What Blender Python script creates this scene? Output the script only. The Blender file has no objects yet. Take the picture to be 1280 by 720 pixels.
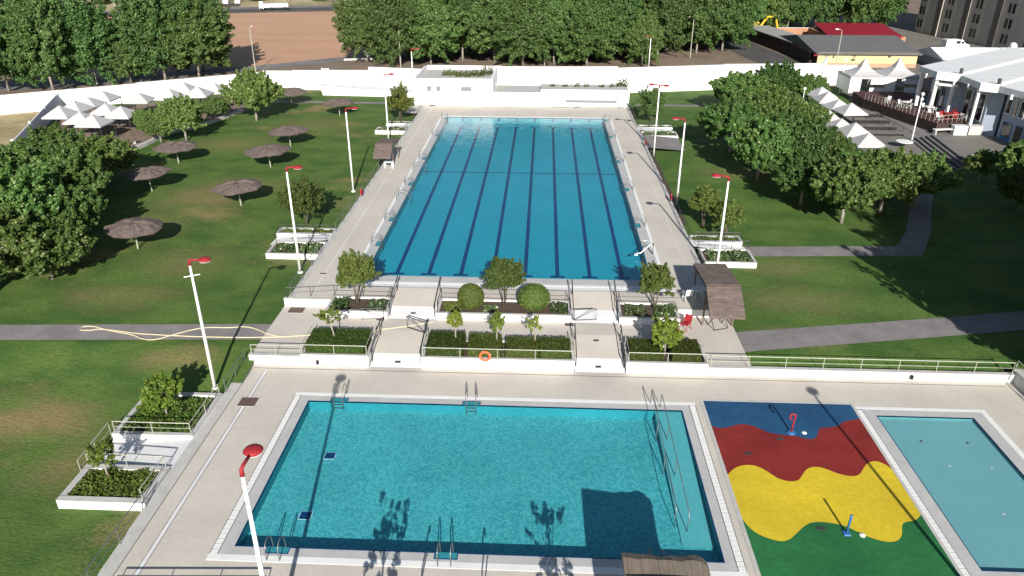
import bpy, math, random
import numpy as np
from mathutils import Vector, Matrix
random.seed(7)
S = bpy.context.scene
COL = S.collection
R = math.radians

# ------------------------------------------------------------ camera, light, exposure
def make_camera():
    f, p, yaw, roll = 923.15, 0.451307, -0.0415322, 0.0025542
    cp, sp = math.cos(p), math.sin(p)
    fw = Vector((math.sin(yaw)*cp, math.cos(yaw)*cp, -sp))
    r = Vector((math.cos(yaw), -math.sin(yaw), 0)); u = r.cross(fw)
    r2 = r*math.cos(roll) + u*math.sin(roll); u2 = -r*math.sin(roll) + u*math.cos(roll)
    cd = bpy.data.cameras.new('camera'); co = bpy.data.objects.new('camera', cd); COL.objects.link(co)
    cd.sensor_width = 36; cd.lens = f/1280*36; cd.clip_start = .5; cd.clip_end = 4000
    m = Matrix((r2, u2, -fw)).transposed().to_4x4(); m.translation = (12.6169, -47.743, 23.4731)
    co.matrix_world = m
    S.camera = co
make_camera()
SUN_EL, SUN_DX, SUN_DY = R(25.5), 0.128, -0.992      # direction on the ground towards the sun
w = bpy.data.worlds.new('World'); S.world = w; w.use_nodes = True
nt = w.node_tree; bg = nt.nodes['Background']
sk = nt.nodes.new('ShaderNodeTexSky'); sk.sky_type = 'NISHITA'; sk.sun_disc = False
sk.sun_elevation = SUN_EL; sk.sun_rotation = math.atan2(SUN_DX, SUN_DY)
sk.air_density = 1.0; sk.dust_density = 0.6; sk.ozone_density = 1.0
nt.links.new(sk.outputs[0], bg.inputs[0]); bg.inputs[1].default_value = 0.055
sl = bpy.data.lights.new('sun', 'SUN'); sl.energy = 4.6; sl.angle = R(0.5); sl.color = (1.0, 0.95, 0.88)
so = bpy.data.objects.new('sun', sl); COL.objects.link(so)
so.rotation_euler = Vector((SUN_DX*math.cos(SUN_EL), SUN_DY*math.cos(SUN_EL), math.sin(SUN_EL))).to_track_quat('Z', 'Y').to_euler()
S.view_settings.view_transform = 'Standard'; S.view_settings.look = 'None'
S.view_settings.exposure = 0.72; S.view_settings.gamma = 1.0
S.cycles.max_bounces = 6; S.cycles.transparent_max_bounces = 12; S.cycles.diffuse_bounces = 3
S.cycles.use_adaptive_sampling = True; S.cycles.adaptive_threshold = 0.015

# ------------------------------------------------------------ materials
def N(t, kind, **kw):
    n = t.nodes.new(kind)
    for k, v in kw.items(): setattr(n, k, v)
    return n
def mat(name, c1, c2=None, scale=3.0, rough=.7, bump=0, fine=0, spec=.3, metal=0, stretch=None, contrast=(.35, .65)):
    m = bpy.data.materials.new(name); m.use_nodes = True; t = m.node_tree; b = t.nodes['Principled BSDF']
    b.inputs['Roughness'].default_value = rough; b.inputs['Metallic'].default_value = metal
    b.inputs['Specular IOR Level'].default_value = spec
    if c2 is None: c2 = tuple(x*.82 for x in c1)
    tc = N(t, 'ShaderNodeTexCoord'); src = tc.outputs['Object']
    if stretch:
        mp = N(t, 'ShaderNodeMapping'); mp.inputs['Scale'].default_value = stretch
        t.links.new(src, mp.inputs[0]); src = mp.outputs[0]
    n1 = N(t, 'ShaderNodeTexNoise'); n1.inputs['Scale'].default_value = scale; n1.inputs['Detail'].default_value = 6
    n1.inputs['Roughness'].default_value = .65
    t.links.new(src, n1.inputs['Vector'])
    cr = N(t, 'ShaderNodeValToRGB'); cr.color_ramp.elements[0].position, cr.color_ramp.elements[1].position = contrast
    cr.color_ramp.elements[0].color = (*c1, 1); cr.color_ramp.elements[1].color = (*c2, 1)
    t.links.new(n1.outputs['Fac'], cr.inputs[0]); out = cr.outputs[0]
    if fine:
        n2 = N(t, 'ShaderNodeTexNoise'); n2.inputs['Scale'].default_value = scale*14; n2.inputs['Detail'].default_value = 3
        t.links.new(src, n2.inputs['Vector'])
        mr = N(t, 'ShaderNodeMapRange'); mr.inputs['From Min'].default_value = .25; mr.inputs['From Max'].default_value = .75
        mr.inputs['To Min'].default_value = 1-fine; mr.inputs['To Max'].default_value = 1+fine
        t.links.new(n2.outputs['Fac'], mr.inputs[0])
        mx = N(t, 'ShaderNodeVectorMath', operation='SCALE')
        t.links.new(out, mx.inputs[0]); t.links.new(mr.outputs[0], mx.inputs['Scale']); out = mx.outputs[0]
    t.links.new(out, b.inputs['Base Color'])
    if bump:
        n3 = N(t, 'ShaderNodeTexNoise'); n3.inputs['Scale'].default_value = scale*9; n3.inputs['Detail'].default_value = 4
        t.links.new(src, n3.inputs['Vector'])
        bp = N(t, 'ShaderNodeBump'); bp.inputs['Strength'].default_value = bump; bp.inputs['Distance'].default_value = .05
        t.links.new(n3.outputs['Fac'], bp.inputs['Height']); t.links.new(bp.outputs[0], b.inputs['Normal'])
    return m
def leafmat(name, c1, c2, c3=None, trans=.28):
    m = bpy.data.materials.new(name); m.use_nodes = True; t = m.node_tree; b = t.nodes['Principled BSDF']
    b.inputs['Roughness'].default_value = .5; b.inputs['Specular IOR Level'].default_value = .25
    at = N(t, 'ShaderNodeAttribute', attribute_name='rnd')
    cr = N(t, 'ShaderNodeValToRGB'); cr.color_ramp.elements[0].color = (*c1, 1); cr.color_ramp.elements[1].color = (*c2, 1)
    if c3:
        e = cr.color_ramp.elements.new(.88); e.color = (*c2, 1); cr.color_ramp.elements[-1].color = (*c3, 1)
    t.links.new(at.outputs['Fac'], cr.inputs[0])
    oi = N(t, 'ShaderNodeObjectInfo'); hs = N(t, 'ShaderNodeHueSaturation')
    mr = N(t, 'ShaderNodeMapRange'); mr.inputs['To Min'].default_value = .74; mr.inputs['To Max'].default_value = 1.28
    mh = N(t, 'ShaderNodeMapRange'); mh.inputs['To Min'].default_value = .515; mh.inputs['To Max'].default_value = .475
    fr_ = N(t, 'ShaderNodeMath', operation='FRACT'); m7 = N(t, 'ShaderNodeMath', operation='MULTIPLY'); m7.inputs[1].default_value = 7.31
    t.links.new(oi.outputs['Random'], m7.inputs[0]); t.links.new(m7.outputs[0], fr_.inputs[0]); t.links.new(fr_.outputs[0], mh.inputs[0]); t.links.new(mh.outputs[0], hs.inputs['Hue'])
    t.links.new(oi.outputs['Random'], mr.inputs[0]); t.links.new(mr.outputs[0], hs.inputs['Value'])
    t.links.new(cr.outputs[0], hs.inputs['Color'])
    t.links.new(hs.outputs[0], b.inputs['Base Color'])
    tr = N(t, 'ShaderNodeBsdfTranslucent'); t.links.new(hs.outputs[0], tr.inputs[0])
    mx = N(t, 'ShaderNodeMixShader'); mx.inputs[0].default_value = trans
    t.links.new(b.outputs[0], mx.inputs[1]); t.links.new(tr.outputs[0], mx.inputs[2])
    t.links.new(mx.outputs[0], t.nodes['Material Output'].inputs[0])
    return m
def water(name, tint, rip=1.0, strength=.12):
    m = bpy.data.materials.new(name); m.use_nodes = True; t = m.node_tree
    t.nodes.remove(t.nodes['Principled BSDF'])
    tr = N(t, 'ShaderNodeBsdfTransparent'); tr.inputs[0].default_value = (*tint, 1)
    gl = N(t, 'ShaderNodeBsdfGlossy'); gl.inputs['Roughness'].default_value = .04
    fr = N(t, 'ShaderNodeFresnel'); fr.inputs[0].default_value = 1.33
    tc = N(t, 'ShaderNodeTexCoord')
    n = N(t, 'ShaderNodeTexNoise'); n.inputs['Scale'].default_value = rip; n.inputs['Detail'].default_value = 3
    mp = N(t, 'ShaderNodeMapping'); mp.inputs['Scale'].default_value = (.7, 1.5, 1)
    t.links.new(tc.outputs['Object'], mp.inputs[0]); t.links.new(mp.outputs[0], n.inputs['Vector'])
    bp = N(t, 'ShaderNodeBump'); bp.inputs['Strength'].default_value = strength; bp.inputs['Distance'].default_value = .3
    t.links.new(n.outputs['Fac'], bp.inputs['Height'])
    t.links.new(bp.outputs[0], gl.inputs['Normal']); t.links.new(bp.outputs[0], fr.inputs['Normal'])
    ge = N(t, 'ShaderNodeNewGeometry'); iv = N(t, 'ShaderNodeMath', operation='SUBTRACT'); iv.inputs[0].default_value = 1
    t.links.new(ge.outputs['Backfacing'], iv.inputs[1])      # from below the surface only transmits
    ml = N(t, 'ShaderNodeMath', operation='MULTIPLY'); t.links.new(fr.outputs[0], ml.inputs[0]); t.links.new(iv.outputs[0], ml.inputs[1])
    mx = N(t, 'ShaderNodeMixShader'); t.links.new(ml.outputs[0], mx.inputs[0])
    t.links.new(tr.outputs[0], mx.inputs[1]); t.links.new(gl.outputs[0], mx.inputs[2])
    t.links.new(mx.outputs[0], t.nodes['Material Output'].inputs[0])
    return m
def mosaic(name, c1, c2, cell=9.0, var=.25, zone=.12):  # random cell tones; the leisure pool floor uses them as caustic sparkle
    m = bpy.data.materials.new(name); m.use_nodes = True; t = m.node_tree; b = t.nodes['Principled BSDF']
    b.inputs['Roughness'].default_value = .5
    tc = N(t, 'ShaderNodeTexCoord')
    v = N(t, 'ShaderNodeTexVoronoi'); v.inputs['Scale'].default_value = cell; v.inputs['Randomness'].default_value = .9
    t.links.new(tc.outputs['Object'], v.inputs['Vector'])
    sep = N(t, 'ShaderNodeSeparateColor'); t.links.new(v.outputs['Color'], sep.inputs[0])
    n = N(t, 'ShaderNodeTexNoise'); n.inputs['Scale'].default_value = .25; n.inputs['Detail'].default_value = 4
    t.links.new(tc.outputs['Object'], n.inputs['Vector'])
    n2 = N(t, 'ShaderNodeTexNoise'); n2.inputs['Scale'].default_value = cell*.45; n2.inputs['Detail'].default_value = 2
    t.links.new(tc.outputs['Object'], n2.inputs['Vector'])
    mx = N(t, 'ShaderNodeMix', data_type='RGBA')
    mx.inputs[6].default_value = (*c1, 1); mx.inputs[7].default_value = (*c2, 1)
    a = N(t, 'ShaderNodeMath', operation='MULTIPLY_ADD'); a.inputs[1].default_value = var
    a2 = N(t, 'ShaderNodeMath', operation='MULTIPLY_ADD'); a2.inputs[1].default_value = 1-var
    t.links.new(n2.outputs['Fac'], a2.inputs[0]); a2.inputs[2].default_value = 0
    t.links.new(sep.outputs[0], a.inputs[0]); t.links.new(a2.outputs[0], a.inputs[2])
    mr = N(t, 'ShaderNodeMapRange'); mr.inputs['From Min'].default_value = .25; mr.inputs['From Max'].default_value = .78
    t.links.new(a.outputs[0], mr.inputs[0])
    t.links.new(mr.outputs[0], mx.inputs[0])
    sc = N(t, 'ShaderNodeVectorMath', operation='SCALE')
    m2 = N(t, 'ShaderNodeMapRange'); m2.inputs['From Min'].default_value = .3; m2.inputs['From Max'].default_value = .7
    m2.inputs['To Min'].default_value = 1-zone; m2.inputs['To Max'].default_value = 1+zone
    t.links.new(n.outputs['Fac'], m2.inputs[0])
    t.links.new(mx.outputs[2], sc.inputs[0]); t.links.new(m2.outputs[0], sc.inputs['Scale'])
    t.links.new(sc.outputs[0], b.inputs['Base Color'])
    return m
def grassmat(name, lush, mid, dry, dryness=.55, scale=.13, patches=()):
    m = bpy.data.materials.new(name); m.use_nodes = True; t = m.node_tree; b = t.nodes['Principled BSDF']
    b.inputs['Roughness'].default_value = .85; b.inputs['Specular IOR Level'].default_value = .1
    tc = N(t, 'ShaderNodeTexCoord')
    mp = N(t, 'ShaderNodeMapping'); mp.inputs['Scale'].default_value = (.8, 1.25, 1); mp.inputs['Rotation'].default_value = (0, 0, .25)
    t.links.new(tc.outputs['Object'], mp.inputs[0])
    n1 = N(t, 'ShaderNodeTexNoise'); n1.inputs['Scale'].default_value = scale; n1.inputs['Detail'].default_value = 5; n1.inputs['Roughness'].default_value = .6
    n2 = N(t, 'ShaderNodeTexNoise'); n2.inputs['Scale'].default_value = scale*2.6; n2.inputs['Detail'].default_value = 6
    n3 = N(t, 'ShaderNodeTexNoise'); n3.inputs['Scale'].default_value = 5; n3.inputs['Detail'].default_value = 5; n3.inputs['Roughness'].default_value = .75
    for n in (n1, n2, n3): t.links.new(mp.outputs[0], n.inputs['Vector'])
    c = N(t, 'ShaderNodeValToRGB'); c.color_ramp.elements[0].position = .38; c.color_ramp.elements[1].position = .62
    c.color_ramp.elements[0].color = (*lush, 1); c.color_ramp.elements[1].color = (*mid, 1)
    t.links.new(n2.outputs['Fac'], c.inputs[0])
    k = N(t, 'ShaderNodeMapRange'); k.inputs['From Min'].default_value = dryness; k.inputs['From Max'].default_value = dryness+.17
    ad = N(t, 'ShaderNodeMath', operation='MULTIPLY_ADD'); ad.inputs[1].default_value = .22
    t.links.new(n3.outputs['Fac'], ad.inputs[0]); t.links.new(n1.outputs['Fac'], ad.inputs[2])
    sb = N(t, 'ShaderNodeMath', operation='SUBTRACT'); sb.inputs[1].default_value = .11; t.links.new(ad.outputs[0], sb.inputs[0])
    t.links.new(sb.outputs[0], k.inputs[0])
    fac = k.outputs[0]
    for px_, py_, rx_, ry_, st_ in patches:          # worn, dried out spots of the real lawn
        m1 = N(t, 'ShaderNodeVectorMath', operation='SUBTRACT'); m1.inputs[1].default_value = (px_, py_, 0); t.links.new(tc.outputs['Object'], m1.inputs[0])
        m3 = N(t, 'ShaderNodeVectorMath', operation='MULTIPLY'); m3.inputs[1].default_value = (1/rx_, 1/ry_, 0); t.links.new(m1.outputs[0], m3.inputs[0])
        ln_ = N(t, 'ShaderNodeVectorMath', operation='LENGTH'); t.links.new(m3.outputs[0], ln_.inputs[0])
        wb = N(t, 'ShaderNodeMath', operation='MULTIPLY_ADD'); wb.inputs[1].default_value = 2.6; t.links.new(n2.outputs['Fac'], wb.inputs[0])
        wc = N(t, 'ShaderNodeMath', operation='SUBTRACT'); wc.inputs[1].default_value = 1.3; t.links.new(ln_.outputs['Value'], wc.inputs[0]); t.links.new(wc.outputs[0], wb.inputs[2])
        r_ = N(t, 'ShaderNodeMapRange'); r_.inputs['From Min'].default_value = 1.25; r_.inputs['From Max'].default_value = .1; r_.inputs['To Max'].default_value = st_
        t.links.new(wb.outputs[0], r_.inputs[0])
        mm = N(t, 'ShaderNodeMath', operation='MAXIMUM'); t.links.new(fac, mm.inputs[0]); t.links.new(r_.outputs[0], mm.inputs[1]); fac = mm.outputs[0]
    mx = N(t, 'ShaderNodeMix', data_type='RGBA'); mx.inputs[7].default_value = (*dry, 1)
    t.links.new(fac, mx.inputs[0]); t.links.new(c.outputs[0], mx.inputs[6])
    sc = N(t, 'ShaderNodeVectorMath', operation='SCALE')
    m2 = N(t, 'ShaderNodeMapRange'); m2.inputs['From Min'].default_value = .25; m2.inputs['From Max'].default_value = .75
    m2.inputs['To Min'].default_value = .65; m2.inputs['To Max'].default_value = 1.35
    t.links.new(n3.outputs['Fac'], m2.inputs[0]); t.links.new(mx.outputs[2], sc.inputs[0]); t.links.new(m2.outputs[0], sc.inputs['Scale'])
    t.links.new(sc.outputs[0], b.inputs['Base Color'])
    bp = N(t, 'ShaderNodeBump'); bp.inputs['Strength'].default_value = .7; bp.inputs['Distance'].default_value = .08
    t.links.new(n3.outputs['Fac'], bp.inputs['Height']); t.links.new(bp.outputs[0], b.inputs['Normal'])
    return m

M = dict(
    deck=mat('concrete_deck', (.545, .505, .445), (.48, .443, .39), .35, .8, .12, .05),
    deck2=mat('pale_concrete', (.68, .68, .685), (.61, .61, .615), .5, .75, .08, .05),
    curb=mat('curb_concrete', (.50, .49, .465), (.41, .40, .38), 1.5, .8, .1, .06),
    beach=mat('pool_edge_stone', (.47, .47, .455), (.40, .405, .395), .9, .6, .05, .05),
    coping=mat('white_coping', (.76, .76, .74), (.68, .68, .66), 1.2, .55),
    joint=mat('dark_joint', (.12, .115, .11), None, 2, .9),
    whitewall=mat('white_render', (.80, .80, .79), (.72, .72, .715), .7, .8, .03, .02),
    whitewall2=mat('white_paint', (.78, .78, .77), (.70, .70, .69), 2, .6),
    lawn=grassmat('lawn_grass', (.056, .112, .026), (.098, .156, .037), (.24, .185, .085), .56, .13, [(-14.3, -16.2, 3.8, 2.4, .85), (-10.5, -19.5, 2.6, 2.2, .6), (-8.9, -10.6, 2.6, 1.3, .75), (-19.7, 18, 4.5, 3.5, .7), (-16.5, -2.9, 4, 2, .5), (-17.1, 21.5, 5, 3, .55), (-14.5, 2.6, 4, 3, .45), (-24, 37, 5, 4, .5), (-17, 47, 6, 5, .4), (-21, 10, 3, 4, .5)]),
    lawnR=grassmat('right_lawn_grass', (.056, .114, .026), (.096, .156, .037), (.20, .18, .08), .60, .13, [(31.4, 4.2, 3.5, 2, .6), (31, -1.5, 4, 2.2, .6), (33.5, 28.5, 4, 3, .6), (28.3, -6, 2, 1, .4)]),  # right lawn: nearly the same greens, darker and rarer dry patches
    path=mat('grey_path', (.235, .22, .215), (.17, .162, .158), .6, .9, .15, .12),
    terrain=mat('brown_soil', (.24, .18, .135), (.15, .115, .085), .12, .95, .2, .15),
    dry=mat('dry_grass', (.40, .325, .18), (.22, .18, .09), .25, .95, .3, .2),
    scrub=mat('scrubland', (.40, .335, .20), (.17, .145, .08), .06, .95, .3, .25),
    clay=mat('red_clay', (.50, .30, .19), (.44, .26, .165), .05, .95, .05, .04, stretch=(.5, 2, 1)),
    asphalt=mat('asphalt', (.09, .088, .085), (.066, .064, .062), .2, .9, .1, .12),
    roadlight=mat('pale_asphalt', (.21, .205, .20), (.15, .147, .143), .2, .9, .1, .1),
    paving=mat('plaza_paving', (.20, .188, .165), (.155, .145, .13), .4, .9, .1, .1),
    steel=mat('stainless_steel', (.26, .265, .27), (.19, .195, .20), 4, .4, metal=.6),
    darksteel=mat('dark_metal', (.07, .072, .075), (.05, .05, .052), 4, .5, metal=.4),
    railpaint=mat('pale_rail_paint', (.40, .41, .34), (.33, .34, .28), 4, .5),
    white=mat('white_metal', (.80, .80, .78), (.74, .74, .72), 3, .45),
    red=mat('red_paint', (.34, .024, .03), (.27, .019, .025), 3, .65),
    orange=mat('orange_foam', (.75, .14, .05), (.68, .12, .045), 5, .5),
    thatch=mat('brown_thatch', (.17, .132, .115), (.10, .078, .068), 2.2, .95, .6, .2, stretch=(1, 1, 3)),
    reed=mat('reed_roof', (.24, .20, .15), (.14, .115, .09), 1.2, .95, .5, .25, stretch=(14, 1, 1)),
    wood=mat('grey_wood', (.20, .15, .11), (.13, .10, .075), 3, .8),
    bark=mat('pale_bark', (.34, .31, .26), (.20, .18, .145), 2.2, .9, .3),
    barkd=mat('brown_bark', (.16, .12, .09), (.10, .08, .06), 3, .9, .3),
    soil=mat('planter_soil', (.10, .072, .052), (.065, .047, .035), 2.5, .95, .4, .2),
    hose=mat('cream_hose', (.62, .55, .36), (.55, .48, .32), 3, .6),
    plate=mat('rusty_plate', (.135, .085, .07), (.095, .062, .052), 4, .8),
    ledge_grey=mat('grey_ledge', (.20, .21, .22), (.17, .175, .185), 2, .7),
    drain=mat('drain_grate', (.05, .05, .05), None, 4, .7),
    green=mat('green_plastic', (.02, .20, .11), None, 4, .4),
    blue=mat('blue_paint', (.04, .16, .38), (.035, .13, .32), 4, .35),
    padblue=mat('rubber_blue', (.014, .078, .172), (.009, .054, .128), .35, .8, .15, .16),
    padred=mat('rubber_red', (.235, .024, .02), (.155, .013, .011), .3, .8, .15, .14),
    padyellow=mat('rubber_yellow', (.64, .485, .026), (.52, .385, .02), .3, .8, .12, .1),
    padgreen=mat('rubber_green', (.024, .165, .05), (.015, .112, .033), .3, .8, .15, .16),
    poolfloor=mosaic('lap_pool_tile', (.020, .32, .41), (.032, .375, .465), 8, .7, .06),
    poolfloor2=mosaic('leisure_pool_sparkle_tile', (.065, .345, .38), (.155, .50, .51), 12, .9, .09),  # light and dark cells imitate water sparkle, painted into the floor colour
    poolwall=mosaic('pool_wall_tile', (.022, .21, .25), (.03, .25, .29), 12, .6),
    ledge=mosaic('pool_ramp_tile', (.15, .42, .44), (.19, .47, .48), 6, .3, .05),
    babyfloor=mosaic('paddling_pool_tile', (.185, .40, .425), (.205, .425, .445), 6, .3, .05),
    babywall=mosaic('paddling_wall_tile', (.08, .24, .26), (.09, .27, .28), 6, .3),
    lane=mat('lane_line_tile', (.008, .045, .15), (.006, .038, .13), 2, .5),
    water1=water('lap_pool_water', (.62, .86, .90), 1.3, .13),
    water2=water('leisure_pool_water', (.66, .88, .91), 1.6, .12),
    water3=water('paddling_pool_water', (.84, .92, .93), 1.4, .08),
    canvas=mat('white_canvas', (.48, .475, .475), (.42, .415, .415), 1.5, .7),
    metalfence=mat('grey_sheet_metal', (.70, .73, .79), (.62, .65, .70), 1, .6, metal=0),
    clubwall=mat('club_wall_shade_tint', (.36, .41, .48), (.31, .355, .42), .8, .8, .03),  # blue-grey of the shaded facade put into the wall colour
    roofwhite=mat('pale_roof', (.70, .715, .71), (.62, .635, .63), .4, .7, .05, .04, stretch=(.4, 2, 1)),
    glass=mat('dark_glass', (.02, .025, .03), None, 2, .08, spec=.6),
    cream=mat('cream_wall', (.62, .50, .26), (.56, .45, .23), .6, .8),
    pinkband=mat('pink_render', (.45, .29, .19), None, .8, .8),
    greyroof=mat('grey_sheet_roof', (.14, .14, .14), (.115, .115, .115), .5, .7, .05, stretch=(4, .4, 1)),
    redroof=mat('red_sheet_roof', (.28, .012, .03), (.24, .01, .025), .5, .6),
    shedwall=mat('brown_shed_wall', (.055, .035, .032), (.042, .028, .026), .7, .9),
    shedroof=mat('pale_shed_roof', (.36, .36, .35), (.28, .28, .275), .6, .7),
    brick=mat('orange_brick', (.42, .22, .13), (.34, .18, .11), .8, .9),
    terracefloor=mat('dark_red_floor', (.075, .025, .025), (.06, .02, .02), .6, .8),
    apt=mat('beige_block', (.56, .51, .44), (.48, .44, .38), .3, .9, .05),
    aptd=mat('brown_block', (.20, .175, .15), (.165, .145, .125), .3, .9),
    yellow=mat('yellow_machine', (.62, .42, .04), (.55, .37, .035), 2, .5),
    black=mat('black_rubber', (.02, .02, .02), None, 3, .7),
    leafT=leafmat('plane_tree_leaf', (.046, .105, .021), (.128, .215, .052), (.32, .37, .18)),
    leafB=leafmat('dark_tree_leaf', (.044, .104, .028), (.115, .205, .055), (.22, .29, .12)),
    leafO=leafmat('olive_shrub_leaf', (.050, .088, .018), (.130, .175, .040), (.22, .165, .05)),
    leafH=leafmat('hedge_leaf', (.036, .065, .013), (.082, .115, .022)),
    leafL=leafmat('lime_leaf', (.09, .15, .02), (.20, .27, .04)),
    leafF=leafmat('flowering_leaf', (.045, .085, .025), (.10, .15, .05), (.62, .6, .5)),
    leafG=leafmat('ground_cover_leaf', (.05, .095, .015), (.12, .18, .03), (.16, .14, .04)),
)

# ------------------------------------------------------------ mesh builders
class MB:
    def __init__(s): s.v = []; s.f = []
    def box(s, x0, y0, z0, x1, y1, z1, t=0):
        i = len(s.v)
        s.v += [(x0, y0, z0), (x1, y0, z0), (x1, y1, z0), (x0, y1, z0), (x0+t, y0+t, z1), (x1-t, y0+t, z1), (x1-t, y1-t, z1), (x0+t, y1-t, z1)]
        s.f += [tuple(i+k for k in q) for q in ((3, 2, 1, 0), (4, 5, 6, 7), (0, 1, 5, 4), (1, 2, 6, 5), (2, 3, 7, 6), (3, 0, 4, 7))]
        return s
    def poly(s, pts):
        i = len(s.v); s.v += [tuple(p) for p in pts]; s.f.append(tuple(range(i, i+len(pts)))); return s
    def rect(s, x0, y0, x1, y1, z): return s.poly([(x0, y0, z), (x1, y0, z), (x1, y1, z), (x0, y1, z)])
    def prism(s, pts, z0, z1):
        n = len(pts); i = len(s.v)
        s.v += [(x, y, z0) for x, y in pts] + [(x, y, z1) for x, y in pts]
        s.f.append(tuple(range(i+n, i+2*n))); s.f.append(tuple(range(i+n-1, i-1, -1)))
        for k in range(n):
            j = (k+1) % n; s.f.append((i+k, i+j, i+n+j, i+n+k))
        return s
    def tube(s, pts, r, n=6, r2=None, cap=True):
        P = [Vector(p) for p in pts]; i0 = len(s.v); L = len(P); up = None
        for k, p in enumerate(P):
            d = (P[min(k+1, L-1)] - P[max(k-1, 0)]).normalized()
            if up is None: up = Vector((0, 0, 1)) if abs(d.z) < .9 else Vector((1, 0, 0))
            a = d.cross(up)
            if a.length < 1e-4: a = d.cross(Vector((.3, 1, .2)))
            a.normalize(); b = a.cross(d); up = b
            rr = r if r2 is None else r + (r2-r)*k/max(1, L-1)
            for q in range(n):
                g = 2*math.pi*q/n; s.v.append(tuple(p + a*math.cos(g)*rr + b*math.sin(g)*rr))
        for k in range(L-1):
            for q in range(n):
                u = (q+1) % n
                s.f.append((i0+k*n+q, i0+k*n+u, i0+(k+1)*n+u, i0+(k+1)*n+q))
        if cap:
            s.f.append(tuple(i0+q for q in range(n-1, -1, -1))); s.f.append(tuple(i0+(L-1)*n+q for q in range(n)))
        return s
    def lathe(s, prof, n=16, c=(0, 0, 0), sx=1, sy=1):
        i0 = len(s.v)
        for r, z in prof:
            for q in range(n):
                g = 2*math.pi*q/n; s.v.append((c[0]+r*sx*math.cos(g), c[1]+r*sy*math.sin(g), c[2]+z))
        for k in range(len(prof)-1):
            for q in range(n):
                u = (q+1) % n; s.f.append((i0+k*n+q, i0+k*n+u, i0+(k+1)*n+u, i0+(k+1)*n+q))
        s.f.append(tuple(i0+q for q in range(n-1, -1, -1))); s.f.append(tuple(i0+(len(prof)-1)*n+q for q in range(n)))
        return s
    def torus(s, c, Rr, r, n=20, m=7, axis='y'):
        pts = []
        i0 = len(s.v)
        for k in range(n):
            g = 2*math.pi*k/n
            for q in range(m):
                h = 2*math.pi*q/m; a = (Rr+r*math.cos(h))*math.cos(g); b = (Rr+r*math.cos(h))*math.sin(g); d = r*math.sin(h)
                s.v.append((c[0]+a, c[1]+d, c[2]+b) if axis == 'y' else (c[0]+d, c[1]+a, c[2]+b))
        for k in range(n):
            for q in range(m):
                k2, q2 = (k+1) % n, (q+1) % m
                s.f.append((i0+k*m+q, i0+k2*m+q, i0+k2*m+q2, i0+k*m+q2))
        return s
    def strip(s, A, B):
        i = len(s.v); n = len(A); s.v += [tuple(p) for p in A] + [tuple(p) for p in B]
        for k in range(n-1): s.f.append((i+k, i+k+1, i+n+k+1, i+n+k))
        return s
    def mesh(s, name, m, smooth=False):
        me = bpy.data.meshes.new(name); me.from_pydata(s.v, [], s.f); me.update()
        me.materials.append(M[m] if isinstance(m, str) else m)
        if smooth: me.polygons.foreach_set('use_smooth', [True]*len(me.polygons))
        return me
def link(name, me, parent=None, loc=None):
    o = bpy.data.objects.new(name, me); COL.objects.link(o)
    if parent is not None: o.parent = parent
    if loc is not None: o.location = loc
    return o
def root_loc(o):
    v = Vector((0, 0, 0))
    while o is not None: v = v + o.location; o = o.parent
    return v
def obj(name, mb, m, parent=None, world=False, loc=None, smooth=False, kind=None, label=None):
    o = link(name, mb.mesh(name, m, smooth), parent, loc)
    if world and parent is not None: o.location = -root_loc(parent)
    if kind: o['kind'] = kind
    if label: o['label'] = label
    return o
def struct(name, mb, m, **k): return obj(name, mb, m, kind='structure', **k)
def tag(o, label, cat, group=None):
    o['label'] = label; o['category'] = cat
    if group: o['group'] = group
    return o
def thing(name, label, cat, loc=(0, 0, 0), group=None, rz=0):
    o = bpy.data.objects.new(name, None); COL.objects.link(o); o.location = loc; o.rotation_euler = (0, 0, rz)
    o.empty_display_size = .3
    return tag(o, label, cat, group)
def dup(src, loc, label=None, rz=None, scale=None):
    def cp(o, p):
        c = o.copy(); COL.objects.link(c)
        if p is not None: c.parent = p
        for ch in kids.get(o.name, ()): cp(ch, c)
        return c
    kids = {}
    st = [src]
    while st:
        o = st.pop(); kids[o.name] = list(o.children); st += kids[o.name]
    r = cp(src, None); r.location = loc
    if label: r['label'] = label
    if rz is not None: r.rotation_euler = (0, 0, rz)
    if scale: r.scale = scale if isinstance(scale, tuple) else (scale,)*3
    return r

# ------------------------------------------------------------ foliage
def leaves(name, pos, nrm, size, m, rng, core=None, aspect=.75):
    n = len(pos)
    nrm = nrm/np.linalg.norm(nrm, axis=1, keepdims=True)
    t = rng.normal(size=(n, 3)); t -= (t*nrm).sum(1, keepdims=True)*nrm; t /= np.linalg.norm(t, axis=1, keepdims=True)
    b = np.cross(nrm, t)
    s = size*rng.uniform(.65, 1.3, (n, 1))
    V = np.stack([pos-t*s*.5, pos+b*s*aspect*.5+nrm*s*.08, pos+t*s*.5, pos-b*s*aspect*.5+nrm*s*.08], 1).reshape(-1, 3)
    cv, cf = ([], []) if core is None else (core.v, core.f)
    me = bpy.data.meshes.new(name)
    F = [tuple(range(4*i, 4*i+4)) for i in range(n)] + [tuple(4*n+k for k in q) for q in cf]
    me.from_pydata(V.tolist() + list(cv), [], F)
    a = me.attributes.new('rnd', 'FLOAT', 'FACE')
    r = np.concatenate([rng.uniform(0, 1, n), np.zeros(len(cf))]).astype(np.float32)
    a.data.foreach_set('value', r); me.materials.append(M[m]); me.update()
    return me
def unit(rng, n):
    d = rng.normal(size=(n, 3)); return d/np.linalg.norm(d, axis=1, keepdims=True)
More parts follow.
